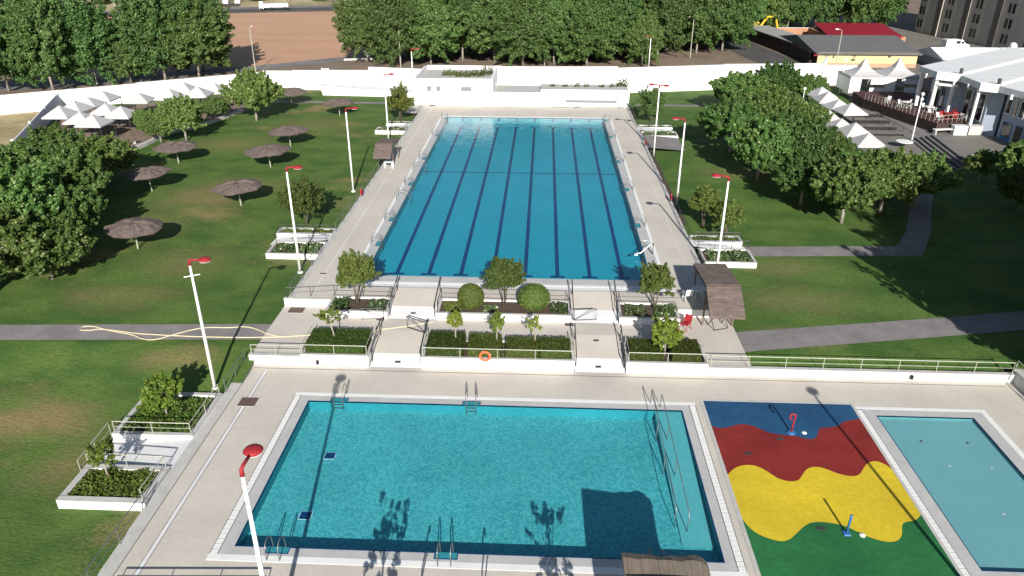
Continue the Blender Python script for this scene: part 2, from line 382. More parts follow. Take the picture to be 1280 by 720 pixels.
def crown_mesh(name, rx, ry, rz, zc, ncl, nlf, leaf, seed, m, crf=.3, low=-.75, shape=0):
    # sprays of leaves pointing out and up, filling an uneven ellipsoid
    rng = np.random.default_rng(seed)
    d = unit(rng, ncl*3); d = d[d[:, 2] > low][:ncl]
    ax = np.array([rx, ry, rz])
    lump = 1 + .13*np.sin(d[:, :1]*4.3+seed) + .11*np.sin(d[:, 1:2]*5.1+seed*2.3) + .09*np.sin(d[:, 2:]*6+seed)
    C = d*rng.uniform(.15, 1.0, (len(d), 1))**.5*ax*.80*lump
    if shape: C[:, :2] *= (1 - shape*np.clip(C[:, 2:3]/rz, -1, 1))
    C[:, 2] += zc
    A = d + np.array([0, 0, .55]) + rng.normal(size=d.shape)*.35; A /= np.linalg.norm(A, axis=1, keepdims=True)
    ln = min(rx, rz)*rng.uniform(.22, .50, (len(d), 1)); wd = crf*min(rx, rz)*rng.uniform(.45, .95, (len(d), 1))
    P, Nn = [], []
    for c, a, l, w_ in zip(C, A, ln, wd):
        t = rng.uniform(-.25, 1, (nlf, 1)); e = rng.normal(size=(nlf, 3)); e -= (e*a).sum(1, keepdims=True)*a
        e /= np.linalg.norm(e, axis=1, keepdims=True); r = rng.uniform(.2, 1, (nlf, 1))
        P.append(c + a*l*t + e*w_*r*(1-.75*np.clip(t, 0, 1))); Nn.append(e*.7 + a*.5 + rng.normal(size=e.shape)*.6 + np.array([0, 0, .2]))
    return leaves(name, np.concatenate(P), np.concatenate(Nn), leaf, m, rng)
def trunk_mb(h, r, spread, seed, limbs=5, top=None):
    rd = random.Random(seed); mb = MB()
    lean = (rd.uniform(-.04, .04)*h, rd.uniform(-.04, .04)*h)
    mb.tube([(0, 0, -.1), (lean[0]*.4, lean[1]*.4, h*.5), (lean[0], lean[1], h)], r, 8, r*.72)
    top = top or h+spread*.7
    for k in range(limbs):
        g = 2*math.pi*(k+rd.uniform(-.3, .3))/limbs; rr = spread*rd.uniform(.7, 1.05)
        z1 = h + (top-h)*rd.uniform(.6, 1.1)
        mb.tube([(lean[0], lean[1], h*.96), (lean[0]+math.cos(g)*rr*.45, lean[1]+math.sin(g)*rr*.45, h+(z1-h)*.55),
                 (lean[0]+math.cos(g)*rr, lean[1]+math.sin(g)*rr, z1)], r*.5, 6, r*.16)
    return mb
TREE = {}
def tree_proto(key, crowns, trunk, bark):
    TREE[key] = [(c, trunk.mesh('trunk', bark, True)) for c in crowns]
def tree(key, var, loc, label, group, rz=0., sc=1., name='tree', cat='tree'):
    v_ = 1 + .1*math.sin(loc[0]*1.7+loc[1]*.9)
    t = thing(name, label, cat, loc, group, rz); t.scale = sc if isinstance(sc, tuple) else (sc*(2-v_)**.5, sc*(2-v_)**.5, sc*v_)
    c, tr = TREE[key][var % len(TREE[key])]
    link('trunk', tr, t); link('crown', c, t)
    return t
def hedge_mesh(x, y, z, leaf, seed, m, dens=190):
    rng = np.random.default_rng(seed); P, Nn = [], []
    faces = [((0, 0, 1), x*y), ((0, -1, 0), x*z), ((0, 1, 0), x*z), ((-1, 0, 0), y*z), ((1, 0, 0), y*z)]
    for nv, ar in faces:
        k = max(8, int(ar*dens)); u = rng.uniform(-.5, .5, (k, 3)); nv = np.array(nv, float)
        p = u*np.array([x, y, z]); p = np.where(np.abs(nv) > 0, nv*np.array([x, y, z])*.5 + rng.normal(size=(k, 3))*.035, p)
        p[:, 2] += z/2; P.append(p); Nn.append(nv + rng.normal(size=(k, 3))*.5 + np.array([0, 0, .25]))
    core = MB().box(-x/2+.05, -y/2+.05, 0, x/2-.05, y/2-.05, z-.05)
    return leaves('hedge', np.concatenate(P), np.concatenate(Nn), leaf, m, rng, core)
def ball_mesh(r, leaf, seed, m, n=2600, sz=1.0):
    rng = np.random.default_rng(seed); e = unit(rng, n)
    p = e*r*rng.uniform(.93, 1.04, (n, 1)); p[:, 2] *= sz; p[:, 2] += r*sz*.92
    core = MB().lathe([(r*.93*math.sin(a), r*sz*.92 - r*.93*sz*math.cos(a)) for a in np.linspace(.05, math.pi-.05, 9)], 14)
    return leaves('shrub', p, e+rng.normal(size=e.shape)*.45, leaf, m, rng, core)
def tuft_mesh(x, y, h, leaf, n, seed, m):
    rng = np.random.default_rng(seed)
    p = rng.uniform(-.5, .5, (n, 3))*np.array([x, y, 0])
    hh = h*(.45+.55*np.clip(1.25-2*np.maximum(np.abs(p[:, 0])/x, np.abs(p[:, 1])/y), 0, 1))
    hh *= .65+.35*np.sin(p[:, 0]*4.1+seed)*np.cos(p[:, 1]*3.7+seed)
    p[:, 2] = rng.uniform(.05, 1, n)*hh
    return leaves('plant', p, rng.normal(size=(n, 3))*.6+np.array([0, -.2, .8]), leaf, m, rng)

# ------------------------------------------------------------ ground and lawns
def hl(x, y):                      # height of the left lawn: falls towards the lower pool
    for (y0, z0), (y1, z1) in zip(((-60, -.38), (-18, -.38), (-13, -.05), (-9.3, .44), (-5.5, .5)), ((-18, -.38), (-13, -.05), (-9.3, .44), (-5.5, .5), (200, .5))):
        if y0 <= y <= y1: return z0 + (z1-z0)*(y-y0)/(y1-y0)
    return .5
struct('ground', MB().rect(-1500, -700, 1500, 2500, -2.0), 'scrub')
ys = [-45, -30, -18, -16, -14.5, -13, -11, -9.3, -7.5, -5.5, 0, 20, 40, 74]
mb = MB()
for a, b in zip(ys[:-1], ys[1:]):
    mb.poly([(-90, a, hl(0, a)), (-4.35, a, hl(0, a)), (-4.35, b, hl(0, b)), (-90, b, hl(0, b))])
struct('lawn', mb, 'lawn')
struct('lawn', MB().rect(24.3, -8.7, 110, 78, .5).poly([(24.3, -10.4, .12), (40.6, -10.4, .12), (40.6, -8.7, .5), (24.3, -8.7, .5)]).rect(40.6, -60, 110, -8.7, .5), 'lawnR')
# soil and streets beyond the boundary wall
bpts = [(-400, -60), (-100, 24.5), (-61.7, 50.8), (-31.9, 70.5), (-22.3, 70.7), (41, 74.4), (57, 76.2), (61, 84.6), (64, 84.6), (72, 78), (74, 40), (600, 40), (600, 900), (-600, 900), (-600, -60)]
struct('dirt_ground', MB().prism(bpts, -1.9, 1.0), 'terrain')
struct('clay_pitch', MB().poly([(-110, 128, 1.01), (-75, 137, 1.01), (-70, 70, 1.01), (-40.4, 88.5, 1.01), (-24.9, 100.5, 1.01), (-20, 110, 1.01), (-45, 192, 1.01), (-115, 171, 1.01)]), 'clay')
struct('dirt_road', MB().strip([(-90, 55, 1.014), (-58, 70.5, 1.014), (-40, 84, 1.014), (-24, 97, 1.014), (-10, 106, 1.014), (30, 128, 1.014)], [(-92, 60, 1.014), (-62, 76, 1.014), (-41.5, 88.5, 1.014), (-26, 101.5, 1.014), (-12, 111, 1.014), (28, 133, 1.014)]), 'roadlight')
struct('road', MB().strip([(-190, 130, 1.02), (-137, 160, 1.02), (-80, 184, 1.02), (-45, 195, 1.02), (60, 235, 1.02)], [(-195, 137, 1.02), (-142, 168, 1.02), (-85, 193, 1.02), (-50, 204, 1.02), (55, 246, 1.02)]), 'asphalt')
struct('pavement', MB().strip([(-195, 137.2, 1.05), (-142, 168.2, 1.05), (-85, 193.2, 1.05), (-50, 204.2, 1.05), (55, 246, 1.05)], [(-198, 142, 1.05), (-146, 174, 1.05), (-88, 200, 1.05), (-53, 210, 1.05), (50, 252, 1.05)]), 'roadlight')
struct('hillside', MB().poly([(-420, 20, .98), (-198, 142, 1.03), (-146, 174, 1.03), (-88, 200, 1.03), (-53, 210, 1.03), (50, 252, 1.03), (0, 420, 12), (-400, 400, 25)]), 'scrub')
struct('car_park', MB().poly([(-112, 191, 1.3), (-86, 202, 1.32), (-95, 240, 3.3), (-130, 228, 3.3)]), 'asphalt')
struct('street', MB().poly([(56.5, 84, 1.01), (61, 90, 1.01), (61.3, 95, 1.01), (58.5, 131, 1.01), (50, 150, 1.01), (50, 126, 1.01), (52.5, 100, 1.01)]), 'asphalt')
struct('street', MB().poly([(64, 86, 1.006), (81, 86, 1.006), (110, 90, 1.006), (110, 160, 1.006), (62, 160, 1.006), (62.5, 110, 1.006)]), 'paving')
struct('dry_field', MB().poly([(-91, -45, .3), (-52, -45, .3), (-38, 13, .52), (-45.3, 27.8, .52), (-55.6, 54.5, .52), (-91, 31, .52)]), 'dry')
struct('soil_bed', MB().poly([(-54, 52, .52), (-44, 28, .52), (-38, 20, .52), (-34.2, 30, .52), (-34, 42, .52), (-31, 46, .52), (-29, 55, .52), (-31.5, 68, .52), (-53, 54, .52)]), 'terrain')
# garden paths
struct('path', MB().strip([(-60, -10.9, .48), (-22, -7.4, .52), (-4.6, -6.5, .53)], [(-60, -13, .48), (-22, -9.35, .5), (-4.6, -8.5, .53)]), 'path')
struct('path', MB().strip([(25.05, -6.2, .53), (40.4, -3.35, .53), (70, 3, .53)], [(25.05, -8.65, .53), (41.9, -5.4, .53), (72, 1, .53)]), 'path')
struct('path', MB().strip([(25.05, 7.85, .52), (41.5, 8.85, .52), (43.6, 12.2, .52), (47.2, 19.5, .52), (50.5, 26, .52), (52.5, 32, .52)], [(25.05, 5.9, .52), (42.6, 6.9, .52), (45.3, 11.4, .52), (48.8, 18.8, .52), (52.1, 25.2, .52), (54.1, 32, .52)]), 'path')
struct('path', MB().rect(-29, 60.5, -6.6, 61.8, .52), 'path')
struct('path', MB().rect(26, 61, 44, 62.2, .52), 'path')

# ------------------------------------------------------------ decks, terrace, ramps
def holed(x0, y0, x1, y1, holes, z, mb=None):
    mb = mb or MB()
    xs = sorted({x0, x1, *[h[0] for h in holes], *[h[2] for h in holes]}); yv = sorted({y0, y1, *[h[1] for h in holes], *[h[3] for h in holes]})
    for a, b in zip(xs[:-1], xs[1:]):
        for c, d in zip(yv[:-1], yv[1:]):
            cx, cy = (a+b)/2, (c+d)/2
            if not any(h[0] < cx < h[2] and h[1] < cy < h[3] for h in holes): mb.rect(a, c, b, d, z)
    return mb
UP, MID = 1.1, .55
W1, L1 = 20.6, 50.0
LP = (0, -24.88, 20.45, -14.22); BP = (30.9, -24.85, 35.96, -14.2)
mb = holed(-5.0, -46, 40.3, -10.55, [LP, BP, (21.8, -26.6, 29.85, -13.2)], 0)
mb.poly([(-5, -46, -.8), (-5, -10.55, -.8), (-5, -10.55, 0), (-5, -46, 0)])
struct('pool_deck', mb, 'deck')
mb = holed(-4.6, -10.3, 25.1, -3.2, [(2.6, -10.3, 5.65, -7.0), (14.8, -10.3, 17.75, -7.0), (2.75, -5.45, 5.85, -3.2), (14.75, -5.45, 17.75, -3.2)], MID)
mb.poly([(-4.6, -10.3, -.5), (-4.6, -3.2, -.5), (-4.6, -3.2, MID), (-4.6, -10.3, MID)])
struct('terrace', mb, 'deck')
mb = holed(-4.35, -3.2, 24.6, 57.5, [(0, 0, W1, L1), (2.75, -3.2, 5.85, -2.0), (14.75, -3.2, 17.75, -2.0)], UP)
mb.rect(-4.35, -3.9, -1.4, -3.2, UP).rect(21.7, -4.1, 24.9, -3.2, UP).rect(-6.2, 52, -4.35, 57.5, UP)
struct('pool_deck', mb, 'deck')
def ramp(x0, x1, prof, m, name='ramp'):
    mb = MB().strip([(x0, y, z) for y, z in prof], [(x1, y, z) for y, z in prof])
    return struct(name, mb, m)
for x0, x1, u0, u1 in ((2.6, 5.65, 2.75, 5.85), (14.8, 17.75, 14.75, 17.75)):
    ramp(x0, x1, [(-10.55, .004), (-9.35, .26)], 'deck2'); ramp(x0, x1, [(-9.35, .26), (-7.0, MID+.002)], 'deck')
    ramp(u0, u1, [(-5.45, MID+.002), (-4.1, .80)], 'deck2'); ramp(u0, u1, [(-4.1, .80), (-2.0, UP+.002)], 'deck')
# drainage lines and painted bands on the decks
mb = MB()
for x0, y0, x1, y1 in ((-4.35, -45, -4.31, -11), (-3.55, -45, -3.52, -11.2), (-3.35, -45, -3.32, -11.2), (-4.3, -10.97, 39.4, -10.92)): mb.rect(x0, y0, x1, y1, .004)
struct('deck_joints', mb, 'joint')
struct('deck_band', MB().rect(-3.52, -45, -3.35, -11.2, .004), 'deck2')
mb = MB().rect(-2.95, -2.4, -2.9, 57, UP+.004).rect(23.4, -1, 23.43, 57, UP+.004)
struct('deck_joints', mb, 'coping')
struct('deck_band', MB().rect(-1.4, -1.75, 22, -1.05, UP+.004), 'deck2')
mb = MB().rect(-4.35, -3.9, -3.9, 57, UP+.003).rect(24.2, -4, 24.6, 57, UP+.003)
struct('deck_edge', mb, 'curb')
struct('deck_edge', MB().rect(-5, -45, -4.36, -10.6, .003), 'curb')

# ------------------------------------------------------------ pools
def pool(name, rect, ztop, depth, floor, wall, wat, wl):
    x0, y0, x1, y1 = rect
    p = bpy.data.objects.new(name, None); COL.objects.link(p); p.location = (x0, y0, ztop); p['kind'] = 'structure'
    obj('pool_floor', MB().rect(x0, y0, x1, y1, ztop-depth), floor, p, True)
    z0 = ztop-depth
    wm = MB()
    wm.poly([(x0, y0, z0), (x1, y0, z0), (x1, y0, ztop), (x0, y0, ztop)]).poly([(x0, y1, z0), (x1, y1, z0), (x1, y1, ztop), (x0, y1, ztop)])
    wm.poly([(x0, y0, z0), (x0, y1, z0), (x0, y1, ztop), (x0, y0, ztop)]).poly([(x1, y0, z0), (x1, y1, z0), (x1, y1, ztop), (x1, y0, ztop)])
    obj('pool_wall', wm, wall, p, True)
    obj('water', MB().rect(x0+.002, y0+.002, x1-.002, y1-.002, ztop-wl), wat, p, True)
    return p
def ring(o, i, z, zt=None):
    mb = MB()
    for a in ((o[0], o[1], o[2], i[1]), (o[0], i[3], o[2], o[3]), (o[0], i[1], i[0], i[3]), (i[2], i[1], o[2], i[3])):
        mb.box(a[0], a[1], z-.05, a[2], a[3], z)
    return mb
lap = pool('lap_pool', (0, 0, W1, L1), UP, .72, 'poolfloor', 'poolwall', 'water1', .03)
obj('pool_edge', ring((-.75, -.98, W1+.75, L1+.2), (0, 0, W1, L1), UP+.008), 'beach', lap, True)
obj('coping', ring((-1.0, -1.3, W1+1.0, L1+.75), (-.75, -.98, W1+.75, L1+.2), UP+.014), 'coping', lap, True)
for k in range(8):
    cx = 1.95 + k*(16.75/7)
    z = UP-.72+.004
    mb = MB().rect(cx-.15, 2.1, cx+.15, 47.6, z).rect(cx-.55, 1.75, cx+.55, 2.1, z).rect(cx-.55, 47.6, cx+.55, 47.9, z)
    obj('lane_line', mb, 'lane', lap, True)
    obj('lane_target', MB().box(cx-.12, L1-.012, UP-.5, cx+.12, L1-.004, UP-.05), 'lane', lap, True)
obj('cross_line', MB().rect(.2, 27.6, W1-.2, 27.85, UP-.718), 'lane', lap, True)
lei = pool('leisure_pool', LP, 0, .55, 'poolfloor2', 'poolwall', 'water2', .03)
o1 = (-.95, -25.72, 21.3, -13.38); i1 = (-.58, -25.38, 20.93, -13.66)
obj('pool_edge', ring(i1, LP, .008), 'beach', lei, True)
obj('edge_line', ring((LP[0]-.05, LP[1]-.05, LP[2]+.05, LP[3]+.05), LP, .013), 'lane', lei, True)
cop = obj('coping', MB().box(o1[0], i1[3], -.04, o1[2], o1[3], .014).box(o1[0], o1[1], -.04, o1[2], i1[1], .014), 'coping', lei, True)
bab = pool('paddling_pool', BP, 0, .15, 'babyfloor', 'babywall', 'water3', .03)
o2 = (29.95, -26.5, 36.95, -13.35); i2 = (30.3, -26.2, 36.65, -13.6)
obj('pool_edge', ring(i2, BP, .008), 'beach', bab, True)
obj('edge_line', ring((BP[0]-.04, BP[1]-.04, BP[2]+.04, BP[3]+.04), BP, .013), 'lane', bab, True)
cop2 = obj('coping', MB().box(o2[0], i2[3], -.04, o2[2], o2[3], .014).box(i2[2], o2[1], -.04, o2[2], i2[3]-.002, .014), 'coping', bab, True)
# overflow gutters: a dark channel under individual white slats
def gutter(par, xa, xb, y0, y1, pitch=.285):
    g = obj('gutter', MB().rect(xa, y0, xb, y1, .004).box(xa, y0, -.02, xa+.03, y1, .012).box(xb-.03, y0, -.02, xb, y1, .012), 'joint', par, True)
    me = MB().box(-(xb-xa)/2+.035, -pitch*.43, 0, (xb-xa)/2-.035, pitch*.43, .016).mesh('slat', 'coping')
    n = int((y1-y0)/pitch)
    for k in range(n):
        s = link('slat', me, g); s.location = Vector(((xa+xb)/2, y0+pitch*(k+.5), .003)) - root_loc(g)
gutter(lei, o1[0], i1[0], i1[1], i1[3]); gutter(lei, i1[2], o1[2], i1[1], i1[3]); gutter(bab, o2[0], i2[0], o2[1], i2[3])
# access ramp inside the leisure pool
obj('pool_ramp', MB().poly([(19.02, -14.25, -.06), (20.44, -14.25, -.06), (20.44, -23.6, -.5), (19.02, -23.6, -.5)]).poly([(19.02, -14.25, -.06), (19.02, -23.6, -.5), (19.02, -23.6, -.56), (19.02, -14.25, -.56)]), 'ledge', lei, True)
for x, y in ((2.17, -18.17), (2.18, -22.42)):
    obj('floor_inlet', MB().box(x-.28, y-.26, -.56, x+.28, y+.26, -.538), 'coping', lei, True)
    obj('inlet_grate', MB().box(x-.25, y-.23, -.54, x+.25, y+.23, -.53), 'lane', lei, True)
for x, y in ((32.4, -16.1), (34.7, -16.15), (32.9, -18), (34.9, -18.05), (33.7, -21.3)):
    obj('floor_jet', MB().lathe([(.08, 0), (.06, .015)], 8, (x, y, -.15)), 'drain' if y > -17 else 'beach', bab, True)

# splash pad: four colours of poured rubber laid edge over edge
b1 = [(21.8, -15.5), (22.17, -15.7), (22.65, -15.59), (23.16, -15.33), (23.56, -15.24), (23.94, -15.39), (24.21, -15.56), (24.5, -15.83), (24.82, -16.02), (25.44, -16.12), (25.96, -16.17), (26.35, -16.35), (26.73, -16.42), (27.03, -16.25), (27.29, -15.7), (27.47, -15.41), (27.9, -15.35), (28.46, -15.23), (28.8, -14.86), (29.17, -14.7), (29.85, -14.5)]
b2 = [(21.8, -19.39), (22.22, -18.86), (22.87, -18.57), (23.42, -18.68), (23.8, -19.08), (24.14, -19.57), (24.64, -19.76), (25.1, -19.64), (25.39, -19.22), (25.75, -18.74), (26.25, -18.56), (26.67, -18.72), (27.12, -19.08), (27.72, -19.25), (28.15, -19.1), (28.52, -18.57), (28.9, -18.14), (29.34, -17.99), (29.71, -18.28), (29.85, -18.6)]
b3 = [(21.8, -22.3), (22.0, -22.92), (22.34, -23.28), (22.63, -23.45), (23.1, -23.62), (23.49, -23.53), (23.91, -23.14), (24.41, -22.64), (24.84, -22.38), (25.37, -22.35), (26.1, -22.49), (26.51, -22.79), (26.96, -23.17), (27.39, -23.38), (27.86, -23.45), (28.23, -23.3), (28.52, -22.93), (28.69, -22.45), (28.9, -22.2), (29.43, -22.1), (29.72, -21.84), (29.85, -21.7)]
def smooth(p, it=2):
    for _ in range(it):
        q = [p[0]]
        for a, b in zip(p[:-1], p[1:]): q += [(a[0]*.75+b[0]*.25, a[1]*.75+b[1]*.25), (a[0]*.25+b[0]*.75, a[1]*.25+b[1]*.75)]
        p = q + [p[-1]]
    return p
pad = bpy.data.objects.new('splash_pad', None); COL.objects.link(pad); pad.location = (25.8, -20, 0); pad['kind'] = 'structure'
obj('green_rubber', MB().rect(21.8, -26.6, 29.85, -13.2, .002), 'padgreen', pad, True)
for nm, b, m, z in (('yellow_rubber', b3, 'padyellow', .006), ('red_rubber', b2, 'padred', .010), ('blue_rubber', b1, 'padblue', .014)):
    obj(nm, MB().poly([(x, y, z) for x, y in smooth(b)] + [(29.85, -13.2, z), (21.8, -13.2, z)]), m, pad, True)
obj('pad_kerb', ring((21.62, -26.8, 30.0, -13.05), (21.8, -26.6, 29.85, -13.2), .02), 'curb', pad, True)
for x, y in ((26.5, -15.9), (26.75, -23.1)): obj('nozzle_cap', MB().lathe([(.13, 0), (.13, .03), (.06, .05)], 10, (x, y, .006)), 'white', pad, True)
for x, y in ((25.1, -16.45), (25.1, -22.75), (23.17, -17.72)): obj('floor_drain', MB().box(x-.17, y-.1, .004, x+.17, y+.1, .02), 'drain', pad, True)
t = thing('water_spout', 'red spray pipe curling at the top, on the blue patch of the splash pad', 'water spout', (25.82, -15.92, .014))
pts = [(0, 0, .05), (.02, 0, .6), (.05, 0, .95)] + [(-.08+.14*math.cos(a), 0, 1.02+.16*math.sin(a)) for a in np.linspace(0, 4.6, 14)]
obj('pipe', MB().tube(pts, .045, 8), 'red', t, smooth=True); obj('base', MB().lathe([(.22, 0), (.2, .05), (.08, .09)], 14), 'blue', t)
t = thing('water_spout', 'straight blue spray pipe standing where yellow and green rubber meet', 'water spout', (26.1, -23.02, .006))
obj('pipe', MB().tube([(0, 0, .04), (.03, .02, .9), (.04, .03, 1.02)], .05, 8, .06), 'blue', t, smooth=True); obj('base', MB().box(-.16, -.16, 0, .16, .16, .06, .03), 'blue', t)

# ------------------------------------------------------------ railings
PM = {}
def post_mesh(h, r, m):
    k = (round(h, 2), r, m)
    if k not in PM: PM[k] = MB().tube([(0, 0, 0), (0, 0, h)], r, 6).mesh('post', m)
    return PM[k]
def railing(pts, h, label, m='steel', spacing=1.9, mid=True, r=.022, group=None, name='railing', ends=()):
    P = [Vector(p) for p in pts]
    t = thing(name, label, 'railing', P[0], group)
    up = Vector((0, 0, h))
    top = [p+up for p in P]
    obj('handrail', MB().tube([tuple(p) for p in top], r*1.25, 6), m, t, True)
    if mid: obj('mid_rail', MB().tube([tuple(p+up*.5) for p in P], r*.7, 5), m, t, True)
    pm = post_mesh(h, r, m); last = None
    for a, b in zip(P[:-1], P[1:]):
        n = max(1, round((b-a).length/spacing))
        for k in range(n+1):
            q = a.lerp(b, k/n)
            if last is not None and (q-last).length < .05: continue
            last = q; s = link('post', pm, t); s.location = q - P[0]
    return t
def hookrail(x, y0, z0, y1, z1, label, m='steel', h=.95, flip=1):
    t = thing('ramp_handrail', label, 'handrail', (x, y0, z0), 'hooked handrails beside the ramps')
    pts = [(0, 0, h-.25), (0, -.12, h-.05), (0, 0, h)] + [(0, y1-y0, z1-z0+h), (0, y1-y0+.2, z1-z0+h+.02), (0, y1-y0+.3, z1-z0+h-.12), (0, y1-y0+.22, z1-z0+h-.28)]
    obj('handrail', MB().tube(pts, .03, 6), m, t)
    for f in (.05, .95):
        s = link('post', post_mesh(h, .028, m), t); s.location = (0, (y1-y0)*f, (z1-z0)*f)
    return t

# ------------------------------------------------------------ walls and planters beside the pools
def wall(name, boxes, m, label, cat='wall', cap=None):
    b0 = boxes[0]
    t = thing(name, label, cat, ((b0[0]+b0[3])/2, (b0[1]+b0[4])/2, b0[2]))
    mb = MB()
    for b in boxes: mb.box(*b)
    obj('wall_face', mb, m, t, True)
    if cap:
        c = MB()
        for b in boxes: c.box(b[0]-.015, b[1]-.015, b[5], b[3]+.015, b[4]+.015, b[5]+.05)
        obj('wall_cap', c, cap, t, True)
    return t
wall('retaining_wall', [(-4.65, -10.55, -.3, -1.5, -10.3, .6)], 'whitewall', 'low white wall at the left end of the terrace front', cap='curb')
wall('retaining_wall', [(22.6, -10.55, -.3, 40.3, -10.3, .50)], 'whitewall', 'long low white wall between the lower deck and the right lawn', cap='curb')
wall('retaining_wall', [(-4.6, -3.95, .3, -1.4, -3.75, UP-.04)], 'whitewall', 'short white step wall left of the olive shrub planter', cap='curb')
wall('retaining_wall', [(21.75, -4.3, .3, 24.9, -4.1, UP-.04)], 'whitewall', 'short white step wall under the right thatched shelter', cap='curb')
wall('side_wall', [(40.05, -40, -.2, 40.55, -10.2, .75)], 'curb', 'grey topped side wall at the right end of the lower deck')
def planter(x0, y0, x1, y1, z0, z1, label, soil=.12, t_=.17, group='white planter boxes'):
    p = thing('planter', label, 'planter', ((x0+x1)/2, (y0+y1)/2, z0), group)
    mb = MB(); c = MB(); e = .012
    for b in ((x0, y0, x1, y0+t_), (x0, y1-t_, x1, y1), (x0, y0+t_, x0+t_, y1-t_), (x1-t_, y0+t_, x1, y1-t_)):
        mb.box(b[0], b[1], z0, b[2], b[3], z1); c.box(b[0]-e, b[1]-e, z1, b[2]+e, b[3]+e, z1+.035)
    obj('planter_wall', mb, 'whitewall', p, True); obj('planter_rim', c, 'curb', p, True)
    obj('soil', MB().rect(x0+t_, y0+t_, x1-t_, y1-t_, z1-soil), 'soil', p, True)
    return p
planter(-1.5, -10.56, 2.55, -8.1, -.3, .74, 'white planter with a trimmed hedge, lower row left of the ramp')
planter(5.7, -10.56, 14.75, -8.2, -.3, .74, 'long white planter with four hedges, lower row between the ramps')
planter(17.8, -10.56, 22.55, -8.3, -.3, .74, 'white planter with a round green bush, lower row right of the second ramp')
planter(-1.4, -5.46, 2.7, -3.2, .3, 1.02, 'white planter under the olive shrub, upper row left of the ramp')
planter(5.9, -5.46, 14.7, -3.2, .3, 1.02, 'long white planter with two clipped balls, upper row between the ramps')
planter(17.8, -5.55, 21.7, -3.2, .3, 1.02, 'white planter beside the red chair, upper row right of the second ramp')
planter(-9.2, -17.75, -4.98, -13.9, -.6, .12, 'white planter holding a lime green bush at the left lawn edge', t_=.22)
planter(-9.15, -22.65, -5.05, -20.1, -.7, .08, 'white planter of ground cover nearest the lower left corner', t_=.3)
planter(-8.6, 3.9, -4.4, 6.5, .2, .92, 'white planter with flowers left of the lap pool, below a steel rail')
planter(-9.1, 8.0, -4.38, 9.3, .2, 1.0, 'white planter in front of a reddish bush left of the lap pool')
planter(-8.3, 42.8, -4.4, 44.6, .2, .95, 'white flower planter at the far left of the lap pool')
planter(-7.6, 46.4, -4.4, 47.6, .2, 1.0, 'white planter in front of a tall dark bush at the far left corner')
planter(25.0, 3.9, 28.95, 6.6, .2, .92, 'white planter with rounded corner beside the right thatched shelter')
planter(24.7, 7.9, 28.8, 9.2, .2, 1.0, 'white planter in front of two olive bushes right of the lap pool')
planter(24.7, 42.0, 29.1, 44.2, .2, .95, 'white planter at the far right of the lap pool')
planter(24.7, 46.0, 29.0, 47.3, .2, 1.0, 'white planter in front of a dark conifer at the far right corner')
# entrance walks between the side planters
struct('walkway', MB().poly([(-9.4, -20.1, -.33), (-4.98, -20.1, .005), (-4.98, -17.75, .005), (-9.4, -17.75, -.33)]), 'deck2')
struct('walkway', MB().poly([(-9.2, 6.5, .56), (-4.36, 6.5, UP-.003), (-4.36, 8.0, UP-.003), (-9.2, 8.0, .56)]), 'deck2')
struct('walkway', MB().poly([(24.6, 6.6, UP-.003), (29, 6.6, .56), (29, 7.9, .56), (24.6, 7.9, UP-.003)]), 'deck2')
struct('walkway', MB().poly([(-8.2, 44.6, .56), (-4.36, 44.6, UP-.003), (-4.36, 46.4, UP-.003), (-8.2, 46.4, .56)]), 'deck2')
struct('walkway', MB().poly([(24.6, 36, UP-.003), (29, 36, .75), (29, 41.9, .75), (24.6, 41.9, UP-.003)]), 'path')
struct('walkway', MB().poly([(24.6, 44.2, UP-.003), (29, 44.2, .8), (29, 46, .8), (24.6, 46, UP-.003)]), 'deck2')
struct('soil_bed', MB().rect(24.62, 12.7, 25.3, 36, .53), 'soil')

# rails
railing([(-4.5, -10.42, .65), (-1.55, -10.42, .65)], .62, 'pale rail on the low wall at the left end of the terrace', 'railpaint', 1.5)
railing([(-1.42, -8.2, .78), (-1.42, -10.47, .78), (2.45, -10.47, .78), (2.45, -8.2, .78)], .6, 'pale rail round the hedge left of the lower ramp', 'railpaint', 2, mid=False)
railing([(5.8, -8.3, .78), (5.8, -10.47, .78), (14.65, -10.47, .78), (14.65, -8.3, .78)], .6, 'pale rail with the orange lifebuoy in front of four hedges', 'railpaint', 2.2, mid=False)
railing([(17.9, -8.4, .78), (17.9, -10.47, .78), (22.45, -10.47, .78)], .6, 'pale rail in front of the round green bush', 'railpaint', 2.1, mid=False)
railing([(22.7, -10.42, .55), (39.9, -10.42, .55)], .72, 'long pale rail along the right lawn edge', 'railpaint', 2.05)
railing([(39.95, -10.5, .75), (40.3, -30, .75)], .7, 'pale rail on the grey side wall at the right end', 'railpaint', 2.0)
railing([(-4.4, -3.85, 1.1), (-1.3, -3.3, 1.1), (2.6, -3.3, 1.06), (2.6, -5.3, 1.06)], .75, 'steel rail behind the olive shrub planter', 'darksteel', 2)
railing([(6.0, -5.3, 1.06), (6.0, -3.3, 1.06), (14.6, -3.3, 1.06), (14.6, -5.3, 1.06)], .75, 'steel rail behind the two clipped balls', 'darksteel', 2.2)
railing([(17.9, -5.4, 1.06), (17.9, -3.3, 1.06), (22.3, -3.3, 1.06)], .75, 'steel rail behind the planter near the right shelter', 'darksteel', 2)
for i, (x, a) in enumerate(((2.66, 'left side of the left lower ramp'), (5.6, 'right side of the left lower ramp'), (14.86, 'left side of the right lower ramp'), (17.7, 'right side of the right lower ramp'))):
    hookrail(x, -10.2, .08, -7.4, .5, 'hooked steel handrail on the '+a, 'darksteel')
